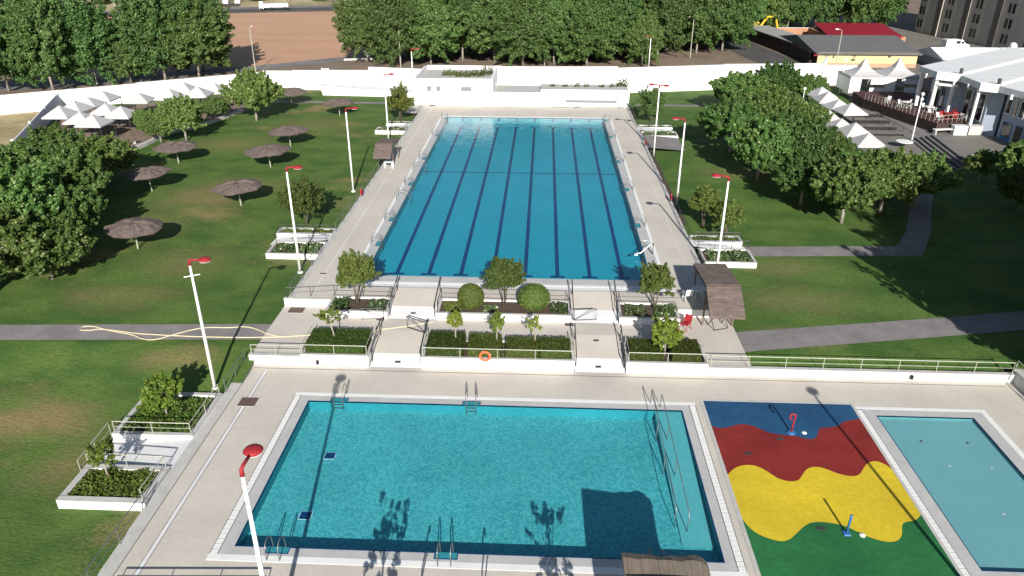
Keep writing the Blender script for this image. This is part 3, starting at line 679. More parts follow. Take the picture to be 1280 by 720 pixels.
for i, (x, a) in enumerate(((2.82, 'left side of the left upper ramp'), (5.78, 'right side of the left upper ramp'), (14.82, 'left side of the right upper ramp'), (17.7, 'right side of the right upper ramp'))):
    hookrail(x, -5.3, .6, -2.2, 1.05, 'hooked steel handrail on the '+a, 'darksteel')
def gate(x, y, z, rz, label):
    g = thing('rail_gate', label, 'gate', (x, y, z), 'small open rail gates', rz)
    obj('gate_frame', MB().tube([(0, 0, .08), (1.45, 0, .08), (1.45, 0, .85), (0, 0, .85), (0, 0, .08)], .03, 6), 'darksteel', g)
    obj('brace', MB().tube([(0, 0, .1), (1.45, 0, .83)], .018, 5), 'darksteel', g); return g
gate(14.9, -5.3, .57, R(8), 'open rail gate lying beside the right upper ramp')
gate(5.5, -7.5, .6, R(150), 'open rail gate at the top of the left lower ramp')
gate(2.5, -5.6, .57, R(188), 'rail gate in front of the olive shrub planter')
railing([(-4.2, -3.6, UP), (-4.2, 3.8, UP)], .85, 'steel rail along the left deck edge beside the nearest grass', 'steel', 2.4)
railing([(-4.2, 8.2, UP), (-4.2, 42.5, UP)], .85, 'long steel rail along the left edge of the lap pool deck', 'steel', 2.4)
railing([(24.5, -1.2, UP), (24.5, 3.9, UP)], .85, 'short steel rail behind the right thatched shelter', 'darksteel', 2.2)
railing([(24.5, 8.0, UP), (24.5, 41.8, UP)], .85, 'long dark rail along the right edge of the lap pool deck', 'darksteel', 2.4)
railing([(24.5, 46.2, UP), (24.5, 57, UP)], .85, 'dark rail at the far right corner of the lap pool deck', 'darksteel', 2.2)
railing([(-4.2, 46.5, UP), (-4.4, 57, UP)], .85, 'dark rail at the far left corner of the lap pool deck', 'darksteel', 2.2)
railing([(-4.9, -13.6, 0), (-4.9, -10.6, 0)], .85, 'steel rail at the left deck edge next to the lamp post', 'steel', 1.6)
railing([(-9.1, -17.62, .16), (-5.1, -17.62, .16), (-5.1, -14.0, .16)], .65, 'pale rail on the planter with the lime green bush', 'railpaint', 2)
railing([(-9.0, -20.2, .12), (-5.2, -20.2, .12), (-5.2, -22.5, .12)], .65, 'pale rail behind the ground cover planter at the lower left', 'railpaint', 2)
railing([(-9.35, -20.4, -.35), (-9.5, -17.4, -.35)], .9, 'rail gate closing the walk between the lower left planters', 'railpaint', 1.5)
railing([(-4.92, -45, 0), (-4.92, -22.8, 0)], .85, 'steel rail along the left edge of the lower deck', 'steel', 2.3)
railing([(-3.9, -27.0, 0), (2.0, -26.75, 0)], .35, 'low dark rail at the lower left corner of the deck', 'darksteel', 2.0, mid=False)
railing([(-8.6, 6.4, .96), (-4.5, 6.4, .96)], .7, 'steel rail behind the flower planter left of the lap pool', 'darksteel', 1.4)
railing([(-8.9, 8.15, 1.04), (-4.5, 8.15, 1.04)], .7, 'steel rail in front of the reddish bush', 'darksteel', 1.4)
railing([(25.0, 6.5, .96), (28.9, 6.5, .96)], .7, 'steel rail behind the flower planter right of the lap pool', 'darksteel', 1.3)
railing([(24.9, 8.05, 1.04), (28.6, 8.05, 1.04)], .7, 'steel rail in front of the two olive bushes', 'darksteel', 1.3)
railing([(-8.2, 46.5, 1.04), (-4.5, 46.5, 1.04)], .65, 'steel rail in front of the tall dark bush', 'darksteel', 1.4)
railing([(24.8, 46.15, 1.04), (28.9, 46.15, 1.04)], .65, 'steel rail in front of the dark conifer', 'darksteel', 1.4)

# ------------------------------------------------------------ pool ladders
def ladder_proto():
    t = thing('pool_ladder', 'steel pool ladder', 'ladder', (0, 0, 0), 'pool ladders')
    for s in (-.27, .27):
        pts = [(-.75, s, 0), (-.78, s, .6), (-.6, s, .82), (-.3, s, .85), (-.02, s, .6), (.06, s, .1), (.06, s, -.5)]
        obj('side_rail', MB().tube(pts, .024, 7), 'steel', t, smooth=True)
    for z in (-.15, -.38): obj('step', MB().box(0, -.26, z, .12, .26, z+.03), 'steel', t)
    rc = MB().box(-.34, -.46, 0, .0, .46, .014)
    r_ = obj('ladder_recess', rc, 'poolwall', t); rb = MB()
    for b in ((-.38, -.5, .002, -.335, .5, .02), (-.335, -.5, .002, .0, -.455, .02), (-.335, .455, .002, .0, .5, .02)): rb.box(*b)
    obj('recess_edge', rb, 'lane', r_)
    return t
lad = ladder_proto(); first = True
def ladder(x, y, z, rz, label):
    global first
    if first:
        first = False; lad.location = (x, y, z); lad.rotation_euler = (0, 0, rz); lad['label'] = label; return lad
    return dup(lad, (x, y, z), label, rz)
for y, l in ((5.9, 'nearest pool ladder on the left side of the lap pool'), (11.4, 'second pool ladder on the left of the lap pool, near the lamp bush'), (21.2, 'third pool ladder on the left of the lap pool, by the red lifebuoy'), (30.2, 'fourth pool ladder on the left of the lap pool, opposite the white chair'), (40.3, 'fifth pool ladder on the left of the lap pool'), (49.2, 'last pool ladder on the left, at the far corner')):
    ladder(0, y, UP, 0, l)
for y, l in ((10.9, 'nearest pool ladder on the right side of the lap pool'), (20.5, 'second pool ladder on the right of the lap pool'), (30.0, 'third pool ladder on the right of the lap pool'), (40.6, 'fourth pool ladder on the right of the lap pool'), (49.2, 'last pool ladder on the right, at the far corner')):
    ladder(W1, y, UP, math.pi, l)
ladder(1.65, -14.22, 0, -math.pi/2, 'pool ladder at the far left of the lower pool, by the lamp shadow')
ladder(9.0, -14.22, 0, -math.pi/2, 'pool ladder in the middle of the far side of the lower pool')
ladder(1.85, -24.88, 0, math.pi/2, 'pool ladder at the near left corner of the lower pool')
ladder(8.95, -24.88, 0, math.pi/2, 'pool ladder in the middle of the near side of the lower pool')
ladder(17.6, -24.88, 0, math.pi/2, 'pool ladder beside the thatched roof at the bottom')
# rails along the pool ramp
for x, y0, y1, lab in ((18.85, -13.6, -22.4, 'inner steel rail along the ramp in the lower pool'), (19.35, -13.9, -22.75, 'outer steel rail along the ramp in the lower pool')):
    t = thing('pool_ramp_rail', lab, 'handrail', (x, y0, 0))
    obj('handrail', MB().tube([(0, 0, .02), (0, 0, .85), (0, -.3, .9), (0, y1-y0+.3, .62), (0, y1-y0, .5), (0, y1-y0, -.5)], .021, 7), 'steel', t, smooth=True)
    for f in (.3, .6): s = link('post', post_mesh(1.2, .025, 'steel'), t); s.location = (0, (y1-y0)*f, -.5)
for x, lab in ((8.3, 'left hooked grab rail on the near deck edge'), (10.75, 'right hooked grab rail on the near deck edge')):
    t = thing('grab_rail', lab, 'handrail', (x, -26.0, 0))
    obj('handrail', MB().tube([(0, .35, .6), (0, .3, .85), (0, 0, .9), (0, -1.6, .9), (0, -1.8, .7), (0, -1.8, 0)], .03, 6), 'steel', t)
# pool hoist and side stairs rails
t = thing('pool_hoist', 'white bent pool hoist arm at the right edge of the lap pool', 'pool hoist', (21.0, 4.6, UP))
obj('arm', MB().tube([(.3, .4, 0), (.25, .4, .9), (.0, .2, 1.3), (-.6, -.3, 1.0), (-1.2, -.7, .55), (-1.6, -.6, .5)], .07, 8), 'white', t, smooth=True)
obj('mast', MB().tube([(.3, .4, 0), (.3, .4, 1.35)], .08, 8), 'darksteel', t); obj('seat', MB().box(-1.9, -.8, .3, -1.5, -.4, .38), 'white', t)
obj('handle', MB().tube([(.25, .5, 1.3), (-.25, 1.6, 1.2), (-.7, 1.7, 1.1)], .04, 6), 'white', t); t.scale = (.66,)*3
for x, y, lab in ((-.25, 17.1, 'pair of bent steel stair rails on the left of the lap pool, near the bush'), (-.25, 26.3, 'pair of bent steel stair rails on the left of the lap pool, farther along')):
    t = thing('stair_rail', lab, 'handrail', (x, y, UP), 'bent stair rails of the lap pool')
    for s in (-.5, .5): obj('rail_loop', MB().tube([(-.5, s, 0), (-.45, s, .8), (-.2, s, .95), (.35, s, .7), (.75, s, .35), (.8, s, -.5)], .024, 7), 'steel', t, smooth=True)

# ------------------------------------------------------------ lamps
def lamp_proto(label):
    t = thing('lamp_post', label, 'lamp post', (0, 0, 0), 'white lamp posts with red heads')
    obj('pole', MB().tube([(0, 0, 0), (0, 0, 4), (0, 0, 8)], .105, 10, .06), 'white', t, smooth=True)
    obj('base_plate', MB().lathe([(.22, 0), (.22, .04), (.14, .12)], 10), 'white', t)
    a = obj('arm', MB().tube([(0, 0, 7.75), (0, 0, 8.0), (.12, 0, 8.06), (.6, 0, 8.1)], .08, 8, .055), 'red', t, smooth=True)
    h = obj('lamp_head', MB().lathe([(.06, -.06), (.29, -.05), (.33, 0), (.27, .07), (.13, .11), (.03, .12)], 16, (.86, 0, 8.1)), 'red', t, smooth=True)
    obj('lens', MB().lathe([(.3, -.012), (.3, 0)], 14, (.86, 0, 8.035)), 'white', h)
    return t
lp = lamp_proto('tall white lamp post with red head on the left lawn edge beside the lime bush'); lp.location = (-5.75, -13.1, -.15)
dup(lp, (-5.2, 1.5, .5), 'white lamp post with red head beside the left flower planter', R(-4))
dup(lp, (-5.7, 20.4, .5), 'white lamp post with red head and red lifebuoy near the lap pool middle, left side')
dup(lp, (-5.95, 39.5, .3), 'white lamp post in front of the far left dark bush')
dup(lp, (-5.9, 58.4, .5), 'white lamp post with red head at the far left white building', R(10))
dup(lp, (25.3, 1.2, .4), 'white lamp post with red head behind the right thatched shelter', R(172))
dup(lp, (25.2, 18.2, .4), 'white lamp post with red head half way along the right deck edge', R(176))
l3 = dup(lp, (25.2, 34.7, .3), 'white lamp post with two heads at the far right grey walkway', R(178))
for ch in list(l3.children):
    if ch.name.startswith(('arm', 'lamp_head')):
        c = ch.copy(); COL.objects.link(c); c.parent = l3; c.rotation_euler = (0, 0, R(140))
        for g in ch.children: d = g.copy(); COL.objects.link(d); d.parent = c
dup(lp, (31.1, 88, 1.0), 'short white lamp post with red head beyond the back wall', R(180), (1, 1, .72))
dup(lp, (3.25, -29.5, 0), 'nearest white lamp post leaning into the lower pool view, big red head', R(84))
dup(lp, (30.35, -29.6, 0), 'white lamp post at the near edge by the paddling pool, shading the splash pad', R(90))
obj('cross_bar', MB().tube([(-.35, -.2, 7.15), (.35, .2, 7.15)], .03, 6), 'white', lp)
def street_lamp_proto(label, h=7.2):
    t = thing('street_lamp', label, 'street lamp', (0, 0, 0), 'grey street lamps')
    obj('pole', MB().tube([(0, 0, 0), (0, 0, h*.9), (.05, 0, h)], .09, 8, .05), 'railpaint', t)
    obj('arm', MB().tube([(.05, 0, h), (.2, -.05, h+.25), (.7, -.1, h+.3)], .04, 6), 'railpaint', t)
    obj('lamp_head', MB().box(.6, -.22, h+.24, 1.15, .02, h+.38, .03), 'white', t); return t
sp = street_lamp_proto('grey street lamp in front of the left row of big trees'); sp.location = (-58.4, 69.2, 1); sp.rotation_euler.z = R(90)
dup(sp, (-37.9, 83.3, 1), 'pale street lamp in front of the red clay pitch', R(90))
dup(sp, (-13.1, 88, 1), 'grey street lamp left of centre in front of the back trees', R(60))
dup(sp, (12.7, 92.9, 1), 'grey street lamp at the centre of the back trees', R(60))
dup(sp, (41.2, 103.9, 1), 'grey street lamp at the right end of the back trees', R(150))
dup(sp, (62.9, 86, 1), 'grey street lamp in front of the cream building', R(180))
dup(sp, (97, 88, 1), 'grey street lamp before the apartment block at the top right', R(180), 1.2)
dup(sp, (-72, 205, 1.1), 'thin grey street lamp beside the far road', R(90))
dup(sp, (-118, 186, 1.1), 'tall pale pole on the dry hillside at the top left', R(90), 1.3)
def globe_lamp(loc, h, label, rz=0):
    t = thing('globe_lamp', label, 'lamp', loc, 'white globe lamps')
    obj('pole', MB().tube([(0, 0, 0), (0, 0, h)], .075, 8, .05), 'white', t)
    obj('globe', MB().lathe([(.22*math.sin(a), h+.2-.22*math.cos(a)) for a in np.linspace(.05, math.pi-.05, 9)], 12), 'white', t, smooth=True); return t
globe_lamp((57.5, 43, .6), 5.3, 'white globe lamp post on the cafe plaza steps')
globe_lamp((58.75, 71.4, .6), 5.0, 'white lamp post on the grass by the white marquees')
globe_lamp((47.8, 55.2, .5), 3.6, 'short globe lamp rising out of the right hand trees')
globe_lamp((62.3, 52.6, 1.8), 1.6, 'small globe lamp among the white terrace chairs')

# ------------------------------------------------------------ thatched umbrellas
def umbrella(loc, label, r=2.2, seed=1, big=True):
    rd = random.Random(seed)
    t = thing('thatched_umbrella', label, 'umbrella', loc, 'thatched umbrellas on the left lawn', rd.uniform(0, 6)); t.rotation_euler.x = rd.uniform(-.05, .05); t.rotation_euler.y = rd.uniform(-.05, .05); r *= rd.uniform(.95, 1.05)
    obj('pole', MB().tube([(0, 0, 0), (0, 0, 2.2)], .06, 8), 'railpaint', t)
    n = 36; mb = MB()
    prof = [(1.0, 1.74), (1.02, 1.82), (.72, 2.03), (.38, 2.2), (.04, 2.3)]
    jig = [1 + .05*math.sin(5*2*math.pi*q/n+seed) + .035*rd.uniform(-1, 1) for q in range(n)]
    for k, (a, z) in enumerate(prof):
        for q in range(n):
            g = 2*math.pi*q/n; rr = r*a*(jig[q] if k < 2 else 1+.4*(jig[q]-1)); st = .05*math.floor(2*a+q/n*1.0)
            mb.v.append((rr*math.cos(g), rr*math.sin(g), z + .05*rd.uniform(-1, 1) + (.07 if (q//6) % 2 and k in (2, 3) else 0)))
    for k in range(len(prof)-1):
        for q in range(n):
            u = (q+1) % n; mb.f.append((k*n+q, k*n+u, (k+1)*n+u, (k+1)*n+q))
    mb.f.append(tuple((len(prof)-1)*n+q for q in range(n))); mb.f.append(tuple(q for q in range(n-1, -1, -1)))
    obj('thatch', mb, 'thatch', t)
    rb = MB()
    for q in range(8): g = 2*math.pi*q/8; rb.tube([(0, 0, 2.1), (r*.9*math.cos(g), r*.9*math.sin(g), 1.72)], .03, 4)
    obj('ribs', rb, 'wood', t); return t
for i, (x, y, l) in enumerate(((-19.5, 5.4, 'nearest and largest looking thatched umbrella, left lawn beside the big trees'), (-25.3, 19.6, 'thatched umbrella at the edge of the tree shade, left of the lawn'), (-27.0, 29.1, 'thatched umbrella under the small tree by the curved kerb'), (-15.1, 15.9, 'thatched umbrella between the nearest one and the reddish bush'), (-16.5, 28.1, 'thatched umbrella in the middle of the left lawn'), (-17.0, 36.6, 'thatched umbrella behind the middle one on the left lawn'), (-15.2, 52.5, 'thatched umbrella nearest the white ramp wall'), (-24.1, 59.5, 'far thatched umbrella against the white wall'))):
    umbrella((x, y, .5), l, 2.15 if i < 3 else 2.25, i+1)

# ------------------------------------------------------------ reed roofed shelters
def shelter(loc, label, rz=0, group='reed roofed shelters'):
    t = thing('thatched_shelter', label, 'shelter', loc, group, rz)
    w, yf, yr, yn = 1.08, 4.2, 0, -1.9
    def slope(y0, z0, y1, z1, th=.16):
        mb = MB(); n = 5
        for k in range(n):
            a, b = k/n, (k+1)/n+.04
            ya, za, yb, zb = y0+(y1-y0)*a, z0+(z1-z0)*a, y0+(y1-y0)*b, z0+(z1-z0)*b
            i = len(mb.v); o = .035*(n-k)*0
            mb.v += [(-w, ya, za+.05), (w, ya, za+.05), (w, yb, zb), (-w, yb, zb), (-w, ya, za-th), (w, ya, za-th), (w, yb, zb-th), (-w, yb, zb-th)]
            mb.f += [tuple(i+q for q in f) for f in ((0, 1, 2, 3), (7, 6, 5, 4), (0, 4, 5, 1), (1, 5, 6, 2), (2, 6, 7, 3), (3, 7, 4, 0))]
        return mb
    obj('reed_roof', slope(yf, 2.55, yr, 2.95), 'thatch', t); obj('reed_roof', slope(yn, 1.75, yr-.02, 2.95), 'thatch', t)
    for x in (-.95, .95):
        for y in (yf-.5, .2): obj('post', MB().tube([(x, y, 0), (x, y, 2.5 if y > 1 else 2.8)], .06, 8), 'wood', t)
    obj('beam', MB().tube([(-1.02, .2, 2.76), (1.02, .2, 2.76)], .05, 6), 'wood', t)
    return t
sh = shelter((24.1, -5.6, .55), 'brown reed roofed shelter at the right end of the terrace, by the chairs')
dup(sh, (-3.8, 27.0, UP-.1), 'brown reed roofed shelter beside the left edge of the lap pool', 0, (.85, .8, .85))
t = thing('thatched_shelter', 'brown reed roof seen from above at the bottom edge over the lower pool', 'shelter', (17.35, -29.7, .1), 'reed roofed shelters')
mb = MB(); nx = 12; rows = [(2.1, 3.02), (1.75, 3.12), (.9, 3.05), (.88, 3.10), (.1, 3.0), (.08, 3.06), (-1.9, 2.8)]
rd = random.Random(3)
for k, (y, z) in enumerate(rows):
    for i in range(nx+1):
        u = i/nx; x = -1.55+3.1*u
        zz = z - .10*math.sin(math.pi*u)*(1-.2*k) - (.35*max(0, (u-.85)/.15)**2 if k < 3 else .25*max(0, (u-.85)/.15)**2); yy = y + .05*rd.uniform(-1, 1)
        mb.v.append((x, yy, zz))
for k in range(len(rows)-1):
    for i in range(nx): a = k*(nx+1)+i; mb.f.append((a, a+nx+1, a+nx+2, a+1))
n0 = len(mb.v)
mb.v += [(x, y, z-.2) for x, y, z in mb.v[:n0]]
for k in range(len(rows)-1):
    for i in range(nx): a = n0+k*(nx+1)+i; mb.f.append((a, a+1, a+nx+2, a+nx+1))
for i in range(nx): mb.f.append((i, i+1, n0+i+1, n0+i)); a = (len(rows)-1)*(nx+1)+i; mb.f.append((a, n0+a, n0+a+1, a+1))
for k in range(len(rows)-1):
    for i in (0, nx): a = k*(nx+1)+i; b = a+nx+1; mb.f.append((a, b, n0+b, n0+a))
obj('reed_roof', mb, 'reed', t)
for x in (-1.3, 1.25):
    for y in (1.5, -1.6): obj('post', MB().tube([(x, y, 0), (x, y, 2.9)], .06, 8), 'wood', t)
obj('batten', MB().tube([(-1.5, .9, 3.1), (1.3, .9, 3.08)], .03, 5).tube([(-1.5, .1, 3.04), (1.3, .1, 3.02)], .03, 5), 'darksteel', t)

# ------------------------------------------------------------ small things on the decks
def lifebuoy(loc, m, label, axis='y', lean=0):
    t = tag(obj('lifebuoy', MB().torus((0, 0, 0), .29, .075, 22, 8, axis), m, smooth=True), label, 'lifebuoy', 'lifebuoys on the rails')
    t.location = loc; t.rotation_euler = (lean, 0, 0)
    b = MB()
    for g in (.4, 2, 3.5, 5.1):
        c = (.29*math.cos(g), 0, .29*math.sin(g)) if axis == 'y' else (0, .29*math.cos(g), .29*math.sin(g)); b.torus(c, .065, .022, 8, 4, axis)
    obj('rope_band', b, 'white', t); return t
lifebuoy((9.5, -10.62, .98), 'orange', 'orange lifebuoy hung on the pale rail in front of the hedges')
lifebuoy((-4.1, 17.2, 1.55), 'red', 'red lifebuoy on the left deck rail by the lamp post', 'x')
lifebuoy((24.42, 17.0, 1.6), 'red', 'red lifebuoy on the right deck rail half way along', 'x')
lifebuoy((24.42, 36.2, 1.6), 'red', 'red lifebuoy on the right deck rail near the grey walkway', 'x')
def chair(loc, m, label, rz, name='garden_chair'):
    t = thing(name, label, 'chair', loc, 'plastic chairs', rz)
    obj('seat', MB().box(-.24, -.24, .41, .24, .24, .45), m, t); b = MB()
    b.v = [(-.24, .22, .44), (.24, .22, .44), (.26, .34, .92), (-.26, .34, .92), (-.24, .25, .44), (.24, .25, .44), (.26, .37, .92), (-.26, .37, .92)]
    b.f = [(0, 1, 2, 3), (7, 6, 5, 4), (0, 4, 5, 1), (3, 2, 6, 7), (0, 3, 7, 4), (1, 5, 6, 2)]
    obj('backrest', b, m, t)
    for sx in (-1, 1):
        for sy in (-1, 1): obj('leg', MB().tube([(sx*.2, sy*.2, .42), (sx*.27, sy*.27, 0)], .022, 6), m, t)
        obj('armrest', MB().tube([(sx*.27, -.2, .43), (sx*.28, -.2, .64), (sx*.28, .28, .66)], .022, 6), m, t)
    return t
chair((21.95, -6.0, MID), 'red', 'red plastic chair beside the upper right planter', R(-40))
chair((24.1, -3.3, UP), 'green', 'green plastic chair next to the right reed roof', R(60))
chair((22.55, -2.9, UP), 'white', 'white plastic chair behind the rail near the right reed roof', R(190))
t = thing('table', 'small white table behind the rail near the right reed roof', 'table', (23.3, -2.6, UP))
obj('table_top', MB().lathe([(.5, .7), (.5, .73)], 16), 'white', t)
for g in (0.8, 2.4, 4, 5.5): obj('leg', MB().tube([(.3*math.cos(g), .3*math.sin(g), .7), (.4*math.cos(g), .4*math.sin(g), 0)], .02, 5), 'white', t)
t = thing('folding_rack', 'folded dark steel rack leaning under the right reed roof', 'rack', (24.1, -5.6, MID), None, R(20))
obj('frame', MB().tube([(-.5, -.4, .05), (.5, -.4, .05), (.5, .4, 1.0), (-.5, .4, 1.0), (-.5, -.4, .05)], .03, 5), 'darksteel', t)
obj('legs', MB().tube([(-.5, .4, .02), (-.5, -.2, .9)], .03, 5).tube([(.5, .4, .02), (.5, -.2, .9)], .03, 5), 'darksteel', t)
t = thing('lifeguard_seat', 'white low stool on the left deck of the lap pool', 'stool', (-3.4, 26.8, UP))
obj('seat', MB().box(-.45, -.35, .55, .45, .35, .62), 'white', t)
for sx in (-.4, .4):
    for sy in (-.3, .3): obj('leg', MB().box(sx-.05, sy-.05, 0, sx+.05, sy+.05, .55), 'white', t)
for x0, y0, x1, y1, z, l in ((-3.8, -14.85, -2.85, -14.05, .006, 'rusty brown manhole cover on the lower left deck'), (-4.1, -4.95, -3.1, -4.2, MID+.004, 'rusty brown hatch on the terrace left of the planters'), (2.0, -5.75, 2.5, -5.4, MID+.004, 'small grey hatch at the foot of the left upper ramp'), (14.3, -5.95, 14.85, -5.55, MID+.004, 'small grey hatch at the foot of the right upper ramp'), (-3.25, .0, -2.8, .2, UP+.004, 'small grey cover on the deck near the olive shrub')):
    h = thing('manhole_cover', l, 'manhole cover', ((x0+x1)/2, (y0+y1)/2, z), 'metal covers in the paving')
    obj('plate', MB().box(x0, y0, z-.01, x1, y1, z+.012), 'plate', h, True)
    obj('plate_rim', ring((x0-.05, y0-.05, x1+.05, y1+.05), (x0+.002, y0+.002, x1-.002, y1-.002), z+.008), 'curb', h, True)
for x, y, z, l in ((4.2, -10.1, .13, 'drain in the foot of the left lower ramp'), (16.2, -10.1, .13, 'drain in the foot of the right lower ramp'), (4.3, -4.85, .675, 'drain in the left upper ramp'), (16.2, -7.6, .50, 'drain at the head of the right lower ramp')):
    tag(obj('floor_drain', MB().box(x-.16, y-.08, z-.02, x+.16, y+.08, z+.02), 'drain'), 'small dark '+l, 'drain', 'small dark drains in the ramps')
for x, z, l in ((-.5, .32, 'small black spotlight on the wall left of the left ramp'), (34.2, .3, 'small black spotlight on the long right wall')):
    tag(obj('wall_spotlight', MB().lathe([(.09, -.13), (.09, .1), (.05, .13)], 8, (x, -10.68, z)).box(x-.05, -10.64, z-.03, x+.05, -10.56, z+.03), 'black'), l, 'spotlight')
hp = [(-3.43, -8.21), (-4.39, -7.9), (-5.4, -7.22), (-6.28, -6.95), (-7.22, -7.2), (-8.29, -7.15), (-9.22, -7.4), (-10.37, -8.28), (-11.08, -8.92), (-11.82, -8.95), (-12.92, -8.3), (-14.08, -8.05), (-15.16, -7.68), (-15.84, -7.39), (-16.56, -7.43), (-16.58, -7.75), (-16.42, -7.95), (-15.71, -7.91), (-15.32, -7.69), (-13.88, -7.93), (-12.72, -8.19), (-10.87, -8.31), (-8.78, -8.41), (-6.0, -8.38), (-3.42, -8.24), (-2.0, -7.95), (.35, -7.58), (2.28, -7.07), (3.98, -6.57), (5.74, -5.84)]
tag(obj('garden_hose', MB().tube([(x, y, (.585 if x > -4.4 else .56)) for x, y in smooth(hp, 1)], .032, 6), 'hose'), 'cream garden hose looped over the grey path and terrace', 'hose')

# ------------------------------------------------------------ hedges, shrubs and small trees by the pools
def hedge(x, y, z, sx, sy, sz, label, seed, m='leafH'):
    o = link('hedge', hedge_mesh(sx, sy, sz, .10, seed, m, 380)); o.location = (x, y, z); return tag(o, label, 'hedge', 'clipped hedges in the planters')
hedge(.5, -9.3, .62, 3.5, 1.95, .72, 'box hedge in the lower planter left of the left ramp', 1)
hedge(7.05, -9.3, .62, 2.15, 1.9, .68, 'first of the four hedges, left of the lifebuoy', 2)
hedge(9.4, -9.35, .62, 1.9, 1.8, .66, 'second of the four hedges, behind the lifebuoy', 3)
hedge(11.65, -9.45, .62, 1.9, 1.6, .6, 'third of the four hedges, with a gap beside it', 4)
hedge(13.6, -9.4, .62, 1.75, 1.6, .6, 'fourth of the four hedges, next to the right ramp', 5)
hedge(19.0, -9.4, .62, 1.9, 1.7, .62, 'dark hedge left of the round green bush', 6)
hedge(21.3, -9.4, .62, 1.7, 1.7, .66, 'dark hedge right of the round green bush', 7)
def ball(x, y, z, r, label, seed, sz=1., m='leafO'):
    o = link('clipped_shrub', ball_mesh(r, .085, seed, m, 6000, sz)); o.location = (x, y, z); return tag(o, label, 'shrub')
ball(8.1, -4.3, .92, .86, 'small clipped green ball shrub in the long upper planter', 11)
ball(12.25, -4.2, .92, 1.05, 'larger clipped ball shrub, right of the central small tree', 12, .82)
def plants(x, y, z, sx, sy, h, label, seed, m='leafF', n=420, leaf=.15):
    gc_ = n > 2000
    o = link('ground_cover' if gc_ else 'leafy_plant', tuft_mesh(sx, sy, h, leaf, n, seed, m)); o.location = (x, y, z)
    if gc_: o['kind'] = 'stuff'
    return tag(o, label, 'ground cover' if gc_ else 'plant', None if gc_ else 'leafy plants in the planters')
plants(-.65, -4.35, .9, 1.15, 1.3, .75, 'pale leafy plants left of the olive shrub stems', 21)
plants(1.9, -4.4, .9, 1.2, 1.2, .6, 'pale leafy plants right of the olive shrub stems', 22)
plants(9.4, -4.6, .9, 1.0, .9, .4, 'low pale plant beside the small clipped ball', 23, n=200)
plants(6.9, -4.3, .9, 1.2, 1.4, .35, 'low dark plant at the left end of the long upper planter', 24, 'leafG', 260)
plants(13.9, -4.3, .9, 1.1, 1.3, .6, 'flowering leafy plant at the right end of the long upper planter', 25)
plants(18.9, -4.3, .9, 1.3, 1.3, .5, 'leafy plant left of the slim tree near the red chair', 26)
plants(20.9, -4.3, .9, 1.5, 1.5, .6, 'leafy plant right of the slim tree near the red chair', 27)
plants(10.45, -9.4, .62, .5, 1.2, .55, 'pale flowering plant between the hedges', 28, n=160)
plants(-7.1, -15.9, .0, 3.7, 3.2, .35, 'ground cover around the lime green bush', 31, 'leafG', 2600, .16)
plants(-7.1, -21.3, -.05, 3.5, 1.9, .4, 'ground cover filling the lower left planter', 32, 'leafG', 2200, .16)
plants(-7.3, 5.2, .8, 2.0, 1.9, .45, 'leafy flowers at the left end of the planter by the lamp post', 33, n=620, leaf=.19)
plants(-5.4, 5.2, .8, 1.3, 1.9, .6, 'leafy flowers at the right end of the planter by the lamp post', 34, n=560, leaf=.19)
plants(26.3, 5.2, .8, 1.6, 2.0, .5, 'leafy flowers in the rounded planter near the right shelter', 35, n=520, leaf=.19)
plants(28.0, 5.2, .8, 1.4, 2.0, .5, 'pale leafy flowers at the right end of the rounded planter', 36, n=520, leaf=.19)
plants(-6.3, 43.7, .85, 3.3, 1.2, .55, 'white flowers in the far left planter', 37, n=800, leaf=.19)
plants(-6.7, 8.65, .88, 4.2, 1.0, .35, 'low green plants in the planter in front of the reddish bush', 39, 'leafG', 600, .15)
plants(26.75, 8.55, .88, 3.7, 1.0, .35, 'low green plants in the planter in front of the two olive bushes', 40, 'leafG', 560, .15)
plants(-6.0, 47, .88, 2.8, .9, .3, 'low green plants in the far left corner planter', 57, 'leafG', 420, .15)
plants(26.85, 46.65, .88, 3.9, .9, .3, 'low green plants in the far right corner planter', 58, 'leafG', 520, .15)
plants(26.9, 43.1, .85, 3.6, 1.5, .5, 'white flowers in the far right planter', 38, n=800, leaf=.19)
def small_tree(loc, h, rx, rz, m, label, seed, stems=1, leaf=.13, ncl=60, nlf=60, group=None, bark='bark', low=-.7, name='small_tree', cat='tree', slant=0, crf=.3):
    t = thing(name, label, cat, loc, group); rd = random.Random(seed); mb = MB()
    zc = h-rz
    for s in range(stems):
        a = 2*math.pi*s/max(1, stems)+.4; k = .0 if stems == 1 else .14
        mb.tube([(k*math.cos(a)*.3, k*math.sin(a)*.3, -.05), (k*math.cos(a)*1.2+slant*.3, k*math.sin(a)*1.2, zc*.5), (k*math.cos(a)*3.2+slant, k*math.sin(a)*3.2, zc)], .07 if stems == 1 else .055, 7, .03)
    for s in range(4):
        a = 2*math.pi*s/4+rd.random(); mb.tube([(slant*.9, 0, zc*.85), (slant+rx*.5*math.cos(a), rx*.5*math.sin(a), zc+rz*.3)], .03, 5, .012)
    obj('trunk', mb, bark, t, smooth=True)
    link('crown', crown_mesh('crown', rx, rx, rz, zc, ncl, nlf, leaf, seed, m, crf, low), t, (slant, 0, 0)); return t
small_tree((.45, -4.2, .9), 3.6, 1.3, 1.15, 'leafO', 'olive brown multi stem shrub tree in the upper left planter', 41, 3, .125, 230, 70, bark='barkd')
small_tree((10.3, -4.2, .9), 3.5, 1.25, 1.15, 'leafO', 'round headed small tree between the two clipped balls', 42, 2, .12, 230, 70, bark='barkd')
small_tree((20.25, -3.9, .9), 3.25, 1.1, 1.15, 'leafO', 'slim small tree with dark stem near the red chair', 43, 2, .12, 200, 65, bark='barkd')
